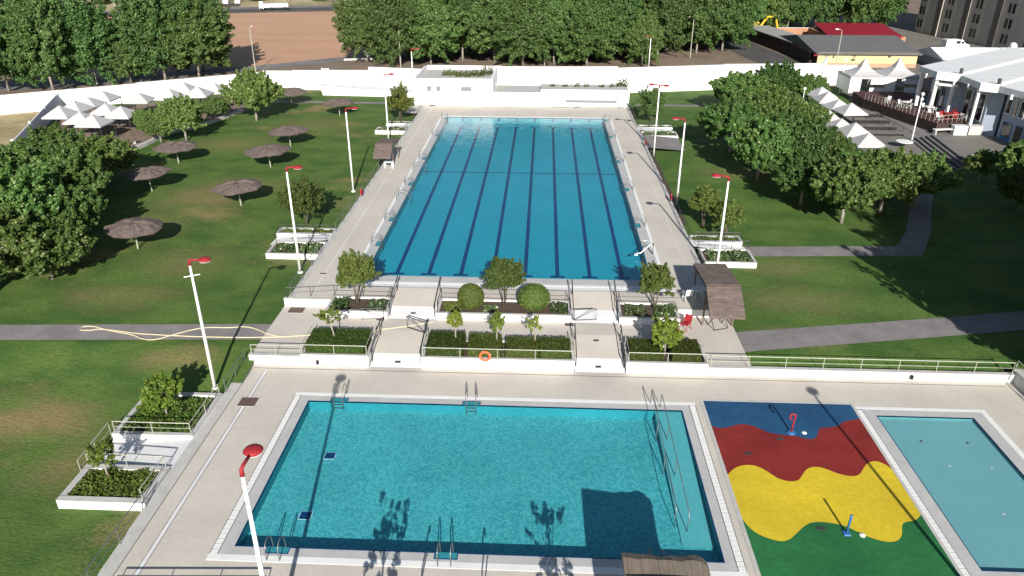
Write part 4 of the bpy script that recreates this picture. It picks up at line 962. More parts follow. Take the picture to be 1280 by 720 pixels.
small_tree((.3, -9.2, .62), 2.5, .85, .5, 'leafL', 'thin young tree with sparse lime crown in the left hedge', 44, 1, .13, 34, 36, slant=-.35)
small_tree((7.6, -9.0, .62), 2.45, .55, .62, 'leafL', 'young lollipop tree left of the lifebuoy', 45, 1, .11, 50, 42)
small_tree((10.1, -9.0, .62), 2.35, .62, .62, 'leafL', 'young lollipop tree right of the lifebuoy', 46, 1, .11, 50, 42)
small_tree((12.4, -9.0, .62), 2.2, .55, .5, 'leafL', 'sparse young tree at the third hedge', 47, 1, .11, 24, 30)
small_tree((20.15, -9.4, .62), 2.6, .95, 1.15, 'leafL', 'round lime green bush rising over the right hedges', 48, 1, .13, 90, 60)
small_tree((-7.2, -15.9, 0), 2.45, 1.1, 1.0, 'leafL', 'lime green bush in the planter below the tall lamp', 49, 1, .15, 100, 60)
small_tree((-7.7, -20.9, -.05), 2.1, .72, .7, 'leafL', 'sparse yellow green sapling in the lower left planter', 50, 1, .12, 36, 36)
small_tree((-7.6, 11.2, .45), 4.1, 2.1, 1.75, 'leafO', 'dark reddish bush behind the left lamp post', 51, 3, .16, 150, 70, bark='barkd')
small_tree((-6.4, 50, .45), 4.6, 1.9, 2.0, 'leafO', 'tall dark bush at the far left corner of the lap pool', 52, 3, .18, 140, 70, bark='barkd')
small_tree((26.5, 12.2, .45), 3.8, 1.5, 1.5, 'leafO', 'olive bush farther behind the right planter', 53, 3, .15, 110, 60, bark='barkd')
small_tree((27.9, 10.0, .45), 3.4, 1.35, 1.35, 'leafO', 'olive bush just behind the right planter', 54, 3, .15, 100, 60, bark='barkd')
small_tree((26.9, 51, .45), 4.8, 1.7, 2.2, 'leafB', 'dark conifer bush at the far right corner of the lap pool', 55, 2, .17, 150, 70, bark='barkd')
# saplings just outside the near edge whose shade falls on the lower pool
for x, s, l in ((7.15, 61, 'slender sapling at the near deck edge, left one'), (14.25, 62, 'slender sapling at the near deck edge, right one')):
    small_tree((x, -31.2, 0), 4.6, .85, 1.5, 'leafL', l, s, 1, .15, 22, 36, group='saplings at the near deck edge')

# ------------------------------------------------------------ big trees
TREE['plane'] = []
for s in range(4):
    rx = (3.9, 3.7, 4.1, 3.5)[s]
    c = crown_mesh('crown', rx, rx*.95, 2.3, 3.4, 290, 130, .24, 100+s, 'leafT', .31, -.75)
    TREE['plane'].append((c, trunk_mb(2.2, .17, 2.2, s, 6).mesh('trunk', M['bark'], True)))
TREE['tall'] = []
for s in range(4):
    c = crown_mesh('crown', (5.9, 5.5, 6.1, 5.6)[s], 5.6, 6.8, 7.5, 420, 150, .36, 200+s, 'leafB', .25, -.92, .1)
    TREE['tall'].append((c, trunk_mb(3.2, .24, 2.8, 10+s, 6, 8.5).mesh('trunk', M['bark'], True)))
gl = 'plane trees on the left lawn'; gr = 'plane trees on the right lawn'
for i, (x, y, s, l) in enumerate(((-30.95, 21.1, .95, 'bushy green tree beside the curved kerb, back of the left grove'), (-35.2, 20.8, 1.0, 'bushy green tree nearest the grey metal fence'), (-33.8, 13.6, 1.1, 'bushy green tree in the left grove below the fence end'), (-27.6, 12.0, 1.0, 'bushy green tree at the shaded right edge of the left grove'), (-27.6, 4.0, 1.15, 'bushy green tree in the middle of the left grove'), (-24.6, 5.6, .8, 'bushy green tree of the left grove closest to the nearest umbrella'), (-25.6, -2.6, 1.1, 'bushy green tree at the left frame edge with its trunk on the grass'), (-31.6, 4.8, 1.2, 'bushy green tree cut by the left frame edge'), (-22.9, -.4, .8, 'lowest bushy green tree of the left grove'), (-30.3, 38.4, .85, 'small tree beside the curved kerb above the umbrella'), (-25.5, 49.0, 1.05, 'spreading tree in front of the white wall near the far umbrella'), (-32.9, 37.4, .6, 'small dark tree behind the curved kerb'), (-31.2, 49.6, .55, 'round bush behind the kerb by the spreading tree'), (-36.4, 41.6, .5, 'thin sapling among the white canopies'))):
    tree('plane', i, (x, y, .5), l, gl, i*1.3, s)
for i, (x, y, s, l) in enumerate(((39.4, 56.5, 1.0, 'tree shading the white back wall at the left end of the right grove'), (46.5, 63.5, 1.0, 'tree against the back wall in the right grove'), (50.6, 61.5, .72, 'thin tree left of the upper white canopies'), (34.2, 36.8, .95, 'tree at the left edge of the right grove, mid way'), (39.0, 38.6, 1.05, 'tree in the centre of the right grove'), (43.4, 42.4, .8, 'tree below the short globe lamp'), (34.6, 26.0, .95, 'tree casting a wide shade on the right lawn'), (38.2, 27.4, .95, 'tree left of the lower row of white canopies'), (41.4, 27.0, .75, 'small tree below the lower white canopies'), (36.7, 18.6, .75, 'low tree at the left front of the right grove'), (38.8, 14.0, .95, 'front tree of the right grove with its trunk showing'), (42.6, 21.6, .72, 'small tree behind the front tree'), (43.3, 16.9, .85, 'tree right of the front tree, beside the small trunk'), (47.2, 18.6, .75, 'rightmost tree of the right grove, by the shaded path'))):
    tree('plane', i+1, (x, y, .5), l, gr, i*2.1+.5, s*1.1)
gs = 'trees at the right frame edge'
for i, (x, y, s, l) in enumerate(((57.2, 27.0, .5, 'small tree beside the plaza steps at the right edge'), (59.2, 23.5, .85, 'tree at the right frame edge below the clubhouse'), (56.5, 16.5, .9, 'tree in the shade at the right frame edge'))):
    tree('plane', i+2, (x, y, .5), l, gs, i*1.7, s)
for i, (x, y, s, l) in enumerate(((46.4, -17.2, 1.0, 'tall tree beyond the right end wall of the lower deck'), (52.4, -12.2, 1.0, 'tall tree beyond the right edge shading the grey path'), (51.4, -5.0, .95, 'tall tree beyond the right edge shading the grass corner'), (58.4, -9, 1.1, 'tall tree beyond the right edge, second line'), (55.6, .5, 1.0, 'tall tree beyond the right edge shading the path junction'), (47.6, -9.5, .85, 'tall tree beyond the right edge shading the near end of the path'))):
    tree('tall', i+2, (x, y, .5), l, gs, i*1.7, s)
gb = 'big trees beyond the boundary wall'
for i, (x, y, s, l) in enumerate(((-69.5, 64.3, .92, 'big tree at the far left frame edge beyond the white wall'), (-63.2, 65.3, .95, 'second big tree from the left beyond the white wall'), (-58.9, 70.0, .9, 'big tree behind the grey street lamp at the left'), (-54.5, 72.3, .62, 'smaller dark tree between the two left tree clumps'), (-50.1, 75, 1.02, 'big tree left of the clay pitch'), (-45.4, 77.4, 1.0, 'big tree whose crown edges the clay pitch'), (-47.5, 84, .95, 'big tree behind the one at the clay pitch'))):
    tree('tall', i, (x, y, 1), l, gb, i*1.9, s)
gc = 'big trees behind the white building'
front = ((-20.6, 94.8, .92, 'leftmost of the trees behind the building, beside the clay pitch'), (-13.8, 91.5, .95, 'tree behind the left of centre street lamp'), (-8.2, 91.5, .95, 'tree behind the roof garden shrubs'), (-3.0, 98, 1.0, 'tree set back behind the roof garden'), (3.2, 96.5, 1.02, 'tree with a clear pale trunk right of the roof garden'), (8.6, 93, .95, 'tree left of the central street lamp'), (14.4, 95, .98, 'tree right of the central street lamp'), (20.4, 93.2, .95, 'tree with a white trunk standing close behind the wall'), (25.6, 100.8, 1.05, 'tree set back left of the small round tree'), (34.8, 104, 1.0, 'tree behind the small round tree'), (43.4, 109.6, 1.05, 'tree behind the right street lamp'), (49.3, 113, 1.05, 'tree at the right end of the row, beside the dark shed'))
for i, (x, y, s, l) in enumerate(front): tree('tall', i+1, (x, y, 1), l, gc, i*2.3, s)
back = ((-16, 103, 1.15), (-8, 104, 1.15), (0, 107, 1.2), (8, 106, 1.2), (16, 107, 1.2), (23, 111, 1.2), (31, 115, 1.2), (39, 119, 1.2), (47, 124, 1.2), (54.5, 127, 1.1), (-11, 115, 1.3), (1, 118, 1.35), (12, 119, 1.35), (24, 125, 1.35), (36, 131, 1.3), (47, 137, 1.3))
nth = ('first', 'second', 'third', 'fourth', 'fifth', 'sixth', 'seventh', 'eighth', 'ninth', 'tenth')
for i, (x, y, s) in enumerate(back):
    l = ('second row tree behind the white building, %s from the clay pitch' % nth[i]) if i < 10 else ('rearmost tree behind the white building, %s from the clay pitch' % nth[i-10])
    tree('tall', i, (x, y, 1), l, gc, i*1.1, s)
tree('tall', 2, (30.6, 93.5, 1), 'small round lighter tree in front of the back row, above the right wall', gc, .6, (.58, .58, .62))
for i, (x, y, s, l) in enumerate(((64, 142, 1.2, 'dark tree behind the excavator'), (72, 146, 1.2, 'dark tree above the brick yard'), (80, 150, 1.25, 'dark tree behind the red roof'), (89, 148, 1.2, 'dark tree right of the forked trunk, before the apartment block'), (97, 156, 1.2, 'dark tree touching the apartment block'), (86, 160, 1.3, 'dark tree farther back behind the red roof'), (74, 158, 1.3, 'dark tree farther back behind the brick yard'))):
    tree('tall', i, (x, y, 1), l, 'dark trees at the top right', i*2, s)
# far shrubs on the hillside
for i, (x, y, z, s, l) in enumerate(((-128, 196, 3, .8, 'round shrub on the dry slope below the pale pole'), (-104, 210, 3, 1.0, 'dark green shrub on the hillside left of the parked cars'), (-150, 186, 3, .7, 'small shrub at the top left corner'), (-142, 192, 3, .8, 'brownish shrub near the top left corner'), (-84, 214, 3, 1.1, 'shrub beside the far car park'), (-64, 218, 2.5, .7, 'small tree at the end of the far car park'), (-118, 215, 5, .9, 'shrub at the top frame edge on the hillside'))):
    tree('plane', i, (x, y, z-2.2), l, 'shrubs on the dry hillside', i, s)

# ------------------------------------------------------------ white building and boundary walls
def window_plain(par, x0, z0, x1, z1, y, m='glass'):
    f = obj('window', MB().box(x0, y-.05, z0, x1, y-.002, z1), 'curb', par, True)
    obj('pane', MB().box(x0+.06, y-.06, z0+.06, x1-.06, y-.052, z1-.06), m, f, True); return f
b = thing('pool_building', 'low white building behind the far end of the lap pool', 'building', (9, 62, UP))
mb = MB().box(-5.7, 57.5, .4, 5.5, 57.8, 4.75).box(-5.7, 57.8, .4, -5.4, 68, 4.75).box(5.2, 57.8, .4, 5.5, 68, 4.75)
obj('wall', mb, 'whitewall', b, True)
obj('roof', MB().rect(-5.4, 57.8, 5.2, 68, 4.2), 'curb', b, True)
mb = MB().box(5.5, 57.5, .4, 12.2, 57.8, 2.95).box(12.2, 57.5, .4, 24.6, 57.8, 3.4)
obj('wall', mb, 'whitewall', b, True)
obj('roof', MB().rect(5.5, 57.8, 12.2, 64.0, 2.75).rect(12.2, 57.8, 24.6, 62.7, 3.2), 'curb', b, True)
obj('wall', MB().box(5.5, 64.0, .4, 12.6, 64.3, 3.0).box(12.6, 62.7, .4, 24.6, 63.0, 3.35), 'whitewall2', b, True)
for x in (-3.5, -2.2): window_plain(b, x-.34, 3.0, x+.34, 3.75, 57.5, 'ledge_grey')
d = obj('door', MB().box(1.0, 57.44, 1.12, 2.5, 57.497, 3.0), 'white', b, True)
obj('door_transom', MB().box(1.0, 57.43, 3.0, 2.5, 57.497, 3.65), 'ledge_grey', b, True)
for x in (.94, 2.505): obj('door_jamb', MB().box(x, 57.42, 1.11, x+.055, 57.497, 3.7), 'metalfence', d, True)
obj('door_step', MB().box(.95, 56.7, UP, 2.6, 57.42, UP+.05), 'curb', d, True)
obj('bench_ledge', MB().box(15.8, 57.3, 1.7, 22.9, 57.497, 2.0), 'ledge_grey', b, True)
obj('drain_pipe', MB().tube([(23.25, 57.42, UP), (23.25, 57.42, 3.3)], .05, 6), 'curb', b, True)
for x0, x1 in ((13.6, 15.9), (16.9, 17.8), (23.0, 23.9)): tag(obj('floor_grate', MB().box(x0, 56.75, UP, x1, 57.0, UP+.03), 'plate'), {13.6: 'long dark grate at the foot of the bench wall', 16.9: 'short dark grate at the foot of the bench wall', 23.0: 'dark grate in the right far deck corner'}[x0], 'grate')
tag(obj('floor_grate', MB().lathe([(.4, 0), (.4, .03)], 12, (-3.1, 57.0, UP)), 'drain'), 'round dark cover below the two small windows', 'grate')
for i, (x, y, sx, h, l) in enumerate(((-1.3, 63.5, 2.2, 1.3, 'roof garden shrub at the left end'), (.8, 62.8, 2.2, 1.2, 'roof garden shrub left of centre'), (2.7, 63.2, 2.2, 1.4, 'roof garden shrub right of centre'), (4.2, 64.2, 1.9, 2.1, 'tallest roof garden shrub at the right end'))):
    o = link('roof_shrub', tuft_mesh(sx, 2.0, h, .2, 420, 70+i, 'leafO')); o.location = (x, y, 4.2); tag(o, l, 'shrub', 'shrubs on the white building roof')
for i, x in enumerate((13.9, 15.7, 17.4, 18.8, 20.9, 22.4)):
    o = link('planter_shrub', tuft_mesh(.8, .7, .6+.1*(i % 3), .14, 120, 80+i, 'leafO')); o.location = (x, 60.9, 3.2)
    tag(o, 'small dark shrub in the strip behind the bench wall, ' + ('leftmost', 'second from the left', 'third from the left', 'fourth from the left', 'fifth from the left', 'rightmost')[i], 'shrub', 'shrubs behind the bench wall')
o = link('roof_shrub', tuft_mesh(1.6, 1.2, 1.7, .2, 320, 90, 'leafO')); o.location = (23.9, 61.6, 3.2); tag(o, 'bushy shrub at the right end of the bench wall strip', 'shrub')
railing([(12.8, 62.4, 3.2), (22.5, 62.4, 3.2)], .55, 'thin rail behind the strip of small shrubs', 'darksteel', 2)
def wallrun(name, pts, z0, zt, label, m='whitewall', th=.3):
    t = thing(name, label, 'wall', (*pts[0], z0)); mb = MB(); cp = MB()
    for k, (a, c) in enumerate(zip(pts[:-1], pts[1:])):
        A, B = Vector((*a, 0)), Vector((*c, 0)); d = (B-A).normalized(); n = Vector((-d.y, d.x, 0))*th
        z1 = zt[k] if isinstance(zt, (list, tuple)) else zt
        q = [A, B, B+n, A+n]; mb.prism([(p.x, p.y) for p in q], z0, z1)
        e = Vector((-d.y, d.x, 0))*.03; q2 = [A-e, B-e, B+n+e, A+n+e]; cp.prism([(p.x, p.y) for p in q2], z1, z1+.06)
    obj('wall_face', mb, m, t, True); obj('wall_cap', cp, 'whitewall2', t, True); return t
wallrun('boundary_wall', [(-100, 24), (-61.7, 50.5), (-47, 60.2), (-31.9, 70.2), (-27, 70.35), (-22.3, 70.4)], -.5, [3.05, 3.05, 3.15, 3.35, 3.45], 'long white boundary wall behind the left canopies')
wallrun('boundary_wall', [(-21.3, 70.5), (-15, 70.7), (-5.5, 69.2), (6, 69.2), (13.8, 69.5), (24, 70.2), (41, 74.1)], -.5, [3.5, 4.0, 4.6, 4.5, 4.5, 4.3], 'tall white boundary wall behind the pool building')
wallrun('boundary_wall', [(41, 74.1), (57, 75.8), (60.8, 84.4), (66, 84.4)], -.5, [4.4, 4.2, 2.8], 'white boundary wall behind the right grove and marquees')
g = thing('wall_gate', 'grey sheet metal door in the white boundary wall', 'gate', (-21.8, 70.45, 1.5))
obj('door_leaf', MB().box(-.5, -.05, 0, .5, .02, 2.3), 'metalfence', g); obj('gate_frame', MB().box(-.58, -.08, 0, -.5, .05, 2.4).box(.5, -.08, 0, .58, .05, 2.4), 'white', g)
obj('gate_step', MB().box(-.6, -1.5, -1.2, .6, -.08, 0), 'curb', g)
t = thing('access_ramp', 'white walled access ramp rising to the grey gate', 'ramp', (-20.9, 66.4, .5))
mb = MB(); A = [(-21.4, 66.3), (-6.5, 65.4)]
for (y0, y1) in ((0, .25),):
    mb.v += [(-21.4, 66.3, .3), (-6.3, 65.3, .3), (-6.3, 65.3, 1.15), (-21.4, 66.3, 1.85), (-21.4, 66.55, .3), (-6.3, 65.55, .3), (-6.3, 65.55, 1.15), (-21.4, 66.55, 1.85)]
    mb.f += [(0, 1, 2, 3), (7, 6, 5, 4), (3, 2, 6, 7), (0, 3, 7, 4), (1, 5, 6, 2)]
obj('ramp_wall', mb, 'whitewall', t, True)
obj('ramp_floor', MB().poly([(-21.4, 66.5, 1.55), (-6.3, 65.5, 1.0), (-6.3, 69.6, 1.0), (-21.4, 70.3, 1.55)]), 'deck2', t, True)
railing([(-21.3, 66.4, 1.85), (-6.6, 65.4, 1.15)], .8, 'grey rail on the white access ramp', 'steel', 2.4)
railing([(-6.2, 65.4, 1.1), (-5.9, 58.2, 1.1)], .85, 'dark rail at the foot of the access ramp', 'darksteel', 1.8)
struct('walkway', MB().poly([(-6.3, 57.5, 1.08), (-5.7, 57.5, 1.09), (-5.7, 69, 1.0), (-6.3, 69.6, 1.0), (-6.3, 65.5, 1.0)]), 'deck2')
# corrugated metal fence on the left
f = thing('metal_fence', 'grey corrugated metal fence left of the white canopies', 'fence', (-55.5, 54.2, .5))
fa, fb = Vector((-55.5, 54.2, .5)), Vector((-36.5, 8.5, .5)); L = (fb-fa).length; dd = (fb-fa).normalized(); npan = 22; pw = L/npan
mb = MB(); nr = 8
A = []; Bq = []
for k in range(nr*2+1):
    s = pw*k/(nr*2); o = .05 if (k//1) % 2 else -.05; A.append((s, o, 0)); Bq.append((s, o, 2.15))
mb.strip(A, Bq); pme = mb.mesh('panel', 'metalfence'); pom = MB().box(-.06, -.12, 0, .06, 0.12, 2.35).mesh('post', 'metalfence')
ang = math.atan2(dd.y, dd.x)
for k in range(npan):
    s = link('panel', pme, f, dd*(pw*k)); s.rotation_euler.z = ang
    if k % 4 == 0: s = link('post', pom, f, dd*(pw*k)); s.rotation_euler.z = ang
# curved kerb beside the canopies
t = thing('kerb', 'curved low concrete kerb between the canopies and the left lawn', 'kerb', (-34, 36, .5))
kp = [(-40, 24), (-36.5, 28.5), (-34.7, 31.2), (-33.9, 36), (-33.6, 41.8), (-31.4, 44.8), (-30.6, 48), (-29.2, 54.2)]
mb = MB()
for a, c in zip(kp[:-1], kp[1:]):
    A, B = Vector((*a, 0)), Vector((*c, 0)); d = (B-A).normalized(); n = Vector((-d.y, d.x, 0))*.55
    mb.prism([(p.x, p.y) for p in (A, B, B+n, A+n)], .3, .85)
obj('kerb_stone', mb, 'curb', t, True)
t = thing('bench', 'long pale bench beside the curved kerb', 'bench', (-37.2, 34.5, .5), None, R(58))
obj('seat', MB().box(-3, -.25, .4, 3, .25, .48), 'wood', t)
for x in (-2.6, 0, 2.6): obj('leg', MB().box(x-.1, -.2, 0, x+.1, .2, .4), 'curb', t)

# ------------------------------------------------------------ pyramid canopies
def canopy_proto():
    t = thing('shade_canopy', 'white pyramid canopy', 'canopy', (0, 0, 0), 'white pyramid shade canopies')
    h = 1.6; e = 2.2; p = 3.35
    mb = MB(); mb.v = [(-h, -h, e), (h, -h, e), (h, h, e), (-h, h, e), (0, 0, p), (-h, -h, e-.14), (h, -h, e-.14), (h, h, e-.14), (-h, h, e-.14)]
    mb.f = [(0, 1, 4), (1, 2, 4), (2, 3, 4), (3, 0, 4), (5, 6, 1, 0), (6, 7, 2, 1), (7, 8, 3, 2), (8, 5, 0, 3)]
    obj('canvas', mb, 'canvas', t)
    for x in (-1, 1):
        for y in (-1, 1): obj('post', MB().tube([(x*1.5, y*1.5, 0), (x*1.5, y*1.5, 2.25)], .045, 6), 'darksteel', t)
    obj('frame', MB().tube([(-1.5, -1.5, 2.15), (1.5, -1.5, 2.15), (1.5, 1.5, 2.15), (-1.5, 1.5, 2.15), (-1.5, -1.5, 2.15)], .035, 5), 'darksteel', t)
    return t
cp0 = canopy_proto(); used = False
cl = [(-47.1, 51.4, 2, 'back row canopy farthest up the left side'), (-47.2, 48.0, 2, 'back row canopy second from the white wall'), (-47.0, 44.6, 2, 'back row canopy third from the white wall'), (-46.7, 41.0, 2, 'front left canopy touching the grey fence'), (-43.2, 39.3, 2, 'front canopy above the left grove trees'), (-40.8, 37.8, 2, 'nearest canopy of the left cluster'), (-42.5, 43.8, 2, 'canopy in the middle of the left cluster'), (-39.6, 42.0, 2, 'canopy beside the thin sapling'), (-42.0, 51.2, 2, 'canopy standing alone before the white wall'), (-38.3, 52.3, 2, 'canopy behind the small kerb tree'), (-38.7, 57.4, 2, 'far canopy closest to the white wall'), (-35.2, 54.2, 2, 'pale canopy beside the far trees'), (-34.6, 58.3, 2, 'last canopy at the right end of the left cluster')]
cr_ = [(51.3, 58.6, 12, 'uppermost canopy of the right back row'), (51.1, 55.2, 4, 'second canopy of the right back row'), (51.3, 51.8, 3, 'third canopy of the right back row'), (51.6, 48.3, 3, 'front canopy of the right back row'), (47.3, 43.8, 2, 'uppermost canopy of the right front row'), (47.6, 40.4, 2, 'second canopy of the right front row'), (47.9, 37.0, 2, 'third canopy of the right front row'), (48.1, 33.5, 2, 'nearest canopy of the right front row')]
for x, y, rz, l in cl + cr_:
    if not used: used = True; cp0.location = (x, y, .5); cp0.rotation_euler.z = R(rz); cp0['label'] = 'white pyramid canopy, ' + l
    else: dup(cp0, (x, y, .5), 'white pyramid canopy, ' + l, R(rz + 4*math.sin(x*7+y)), (1, 1, 1+.06*math.sin(x*3+y*5)))

# ------------------------------------------------------------ club, plaza, marquees
struct('plaza', MB().poly([(52, 31, .56), (58.8, 31, .56), (62, 34, .56), (90, 30, .56), (90, 75, .56), (60, 75, .56), (57.5, 58, .56), (53.5, 48, .56), (50, 44, .56), (49.6, 34, .56)]), 'paving')
struct('terrace_path', MB().poly([(59.2, 70.8, .575), (60.6, 71.2, .575), (64.6, 50.0, .575), (62.0, 46.2, .575), (59.6, 44.5, .575)]), 'roadlight')
st = thing('plaza_steps', 'flight of dark stone steps at the cafe plaza', 'steps', (58, 37, .5))
for k in range(5):
    o = .62*k; z = .60+.12*k
    a0, a1 = (55.9+o, 30.0+o*.6), (57.6+o, 43.6)
    obj('step', MB().prism([(a0[0]+.03, a0[1]), (a0[0]+.62, a0[1]+.3), (a1[0]+.62, a1[1]), (a1[0]+.03, a1[1])], .4, z), 'roadlight', st, True)
    obj('riser', MB().prism([(a0[0]-.22, a0[1]), (a0[0]+.028, a0[1]), (a1[0]+.028, a1[1]), (a1[0]-.22, a1[1])], .4, z-.004), 'black', st, True)
ts = thing('terrace_seats', 'stepped planted seats with dark edges next to the white canopies', 'steps', (54, 46, .5))
for k in range(4):
    y = 45.2+3.0*k; z = .6+.16*k
    obj('seat_step', MB().box(52.8+.2*k, y, .4, 57.4+.35*k, y+2.4, z), 'paving', ts, True)
    obj('seat_edge', MB().box(52.8+.2*k, y-.22, .4, 57.4+.35*k, y-.01, z+.14), 'black', ts, True)
railing([(58.0, 57.5, .6), (58.2, 50, .6), (58.3, 44.5, .6)], .5, 'dark low rail down the side of the stepped seats', 'black', 2.5)
struct('cafe_lawn', MB().poly([(53, 66, .54), (58.5, 70, .54), (61, 60, .54), (57.6, 57.6, .54), (53, 58, .54)]), 'lawnR')
for i, (x, y, l) in enumerate(((57.0, 41, 'white oval table top on the plaza beside the globe lamp'), (60.5, 33.2, 'pale oval table at the foot of the plaza steps'))):
    t = thing('round_table', l, 'table', (x-2*(i == 0), y-1.5*(i == 0), .56)); obj('table_top', MB().lathe([(.95, .7), (.95, .76)], 20), 'white', t); obj('leg', MB().tube([(0, 0, 0), (0, 0, .7)], .08, 8), 'darksteel', t)
# terrace with dark red floor
te = thing('club_terrace', 'raised terrace with dark red floor in front of the clubhouse', 'terrace', (62, 56, .5))
tp = [(58.4, 61.4), (61.9, 46.6), (66.3, 47.8), (67.2, 52), (66.5, 58), (66.5, 67), (59.0, 67)]
obj('base', MB().prism(tp, .3, 1.8), 'shedwall', te, True); obj('floor', MB().poly([(x, y, 1.806) for x, y in tp]), 'terracefloor', te, True)  # base coloured dark to imitate the shade below the terrace rail
railing([(58.55, 61.2, 1.8), (62.0, 46.75, 1.8), (66.1, 47.95, 1.8)], .95, 'white and dark balustrade round the club terrace', 'railpaint', .75)
for i, (x, y, m, rz, l) in enumerate(((63.6, 49.0, 'red', 20, 'red chair at the near end of the club terrace'), (64.4, 50.2, 'red', 100, 'second red chair along the club terrace'), (65.4, 49.3, 'red', 200, 'third red chair along the club terrace'), (65.7, 50.9, 'red', 280, 'red chair nearest the clubhouse wall'), (64.9, 48.5, 'red', 330, 'red chair closest to the terrace corner'), (62.9, 48.4, 'white', 30, 'white chair left of the red chairs on the terrace'), (65.9, 48.4, 'white', 120, 'white chair right of the red chairs on the terrace'), (61.4, 56.2, 'white', 40, 'white chair in the middle of the club terrace'), (62.2, 55.4, 'white', 140, 'second white chair in the middle of the terrace'), (62.6, 56.8, 'white', 220, 'third white chair in the middle of the terrace'), (63.6, 54.0, 'white', 20, 'white chair near the white pillar'), (64.3, 53.0, 'white', 110, 'second white chair near the white pillar'), (60.6, 58.6, 'white', 300, 'white chair closest to the marquee'))):
    ch = chair((x, y, 1.806), m, l, R(rz)); ch.scale = (1.05,)*3
for x, y, m, l in ((64.5, 49.3, 'red', 'red table among the red terrace chairs'), (62.0, 56.2, 'white', 'white table among the terrace chairs'), (63.8, 53.2, 'white', 'white table beside the white pillar')):
    t = thing('table', l, 'table', (x, y, 1.806)); obj('table_top', MB().box(-.5, -.5, .7, .5, .5, .74), m, t); obj('leg', MB().tube([(0, 0, .04), (0, 0, .7)], .05, 6).box(-.3, -.3, 0, .3, .3, .04), m, t)
for x, y, l in ((64.6, 46.3, 'white cabinet box below the club terrace'), (66.5, 46.5, 'grey cabinet box right of the white one')):
    t = thing('cabinet', l, 'cabinet', (x, y, .56)); obj('body', MB().box(-.8, -.5, 0, .8, .5, 1.05), 'white' if x < 65 else 'curb', t); obj('lid', MB().box(-.84, -.54, 1.05, .84, .54, 1.12), 'white' if x < 65 else 'curb', t)
t = thing('bench', 'long white bench against the foot of the club terrace', 'bench', (62.8, 46.2, .56), None, R(12))
obj('seat', MB().box(-1.5, -.3, .6, 1.5, .3, .7), 'white', t)
for x in (-1.3, 1.3): obj('leg', MB().box(x-.08, -.25, 0, x+.08, .25, .6), 'curb', t)
ch_ = thing('clubhouse', 'white clubhouse with stepped flat roofs at the right edge', 'clubhouse', (70, 52, .6))
U = Vector((.76, .65))
PQ = [((63.63, 57.9), (63.7, 53.1)), ((65.95, 51.5), (65.7, 46.2)), ((67.3, 45.1), (68.2, 40.6)), ((69.8, 39.5), (70.2, 34))]
ZR = 7.0
def off(p, a, b=0): return (p[0]+a, p[1]+b)
for k in range(3):
    Pk, Qk = PQ[k]; Pn = PQ[k+1][0]
    a, b = Vector(Pk), Vector(Pn)
    zt = ZR - .12*k
    poly = [Pk, Qk, Pn, tuple(b+U*30), tuple(a+U*30)]
    rf = obj('roof', MB().prism(poly, zt-.75, zt), 'roofwhite', ch_, True)
    d = (b-Vector(Qk)); dn = Vector((d.y, -d.x)).normalized()*.06
    q = [Vector(Qk)+dn, Vector(Pn)+dn, Vector(Pn)-dn*.2, Vector(Qk)-dn*.2]
    obj('fascia', MB().prism([tuple(v) for v in q], zt-.95, zt+.06), 'white', rf, True)
    obj('roof_seam', MB().tube([(*(b+U*.3), zt+.03), (*(b+U*29), zt+.03)], .06, 4), 'curb', rf, True)
    obj('roof_seam', MB().prism([tuple(b+U*.6+Vector((-.5, .55))), tuple(b+U*.6+Vector((-.2, .2))), tuple(b+U*29+Vector((-.2, .2))), tuple(b+U*29+Vector((-.5, .55)))], zt, zt+.04), 'white', rf, True)
    obj('roof_vent', MB().box(Pn[0]-.1, Pn[1]+.15, zt, Pn[0]+.2, Pn[1]+.45, zt+.7), 'darksteel', rf, True)
    mx = (Pk[0]*.45+Qk[0]*.55, Pk[1]*.45+Qk[1]*.55)
    obj('downlight', MB().box(mx[0]-.35, mx[1]-.12, zt-1.1, mx[0]-.1, mx[1]+.12, zt-.55), 'white', ch_, True)
    # wall under the roof, set back from its edge
    sb = (2.2, 1.6, .7)[k]
    wl = [(Qk[0]+sb-.25, Pk[1]), off(Qk, sb, .3), off(Pn, sb*.5+.4, .35), tuple(b+U*28), tuple(a+U*28)]
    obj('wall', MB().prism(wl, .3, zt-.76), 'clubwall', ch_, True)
    A, B = Vector(wl[0]), Vector(wl[1]); L = (B-A).length; e = (B-A)/L; n = Vector((e.y, -e.x))
    if n.x > 0: n = -n
    def slab(nm, s0, s1, z0, z1, o0, o1, m, par):
        pts = [A+e*s0+n*o0, A+e*s1+n*o0, A+e*s1+n*o1, A+e*s0+n*o1]
        return obj(nm, MB().prism([tuple(v) for v in pts], z0, z1), m, par, True)
    for q_ in range(3):
        s0 = .35+q_*(L-.5)/3; s1 = s0+(L-.5)/3-.3
        zz = (2.0, 5.4) if k < 2 else (3.6, 5.6)
        wf = slab('window', s0, s1, zz[0], zz[1], .004, .07, 'white' if k else 'clubwall', ch_)
        slab('pane', s0+.1, s1-.1, zz[0]+.1, zz[1]-.1, .072, .09, 'glass', wf)
    if k == 2:
        dr = slab('door', .6, 2.4, .6, 2.7, .004, .06, 'blue', ch_); slab('door_glass', .7, 2.3, 1.0, 2.6, .062, .08, 'glass', dr)
        dr = slab('door', 3.0, 4.2, .6, 2.7, .004, .06, 'drain', ch_)
for (x, y), w_, zb in (((63.8, 53.2), .4, 1.8), ((63.75, 57.2), .4, 1.8), ((65.8, 46.5), .3, .6), ((65.4, 51.8), .3, 1.8)):
    obj('pillar', MB().box(x, y, zb, x+w_, y+w_, ZR-.76), 'white', ch_, True)
obj('porch_roof', MB().prism([(63.9, 53.0), (66.0, 51.6), (66.6, 52.4), (64.6, 53.8)], 5.35, 5.6), 'white', ch_, True)
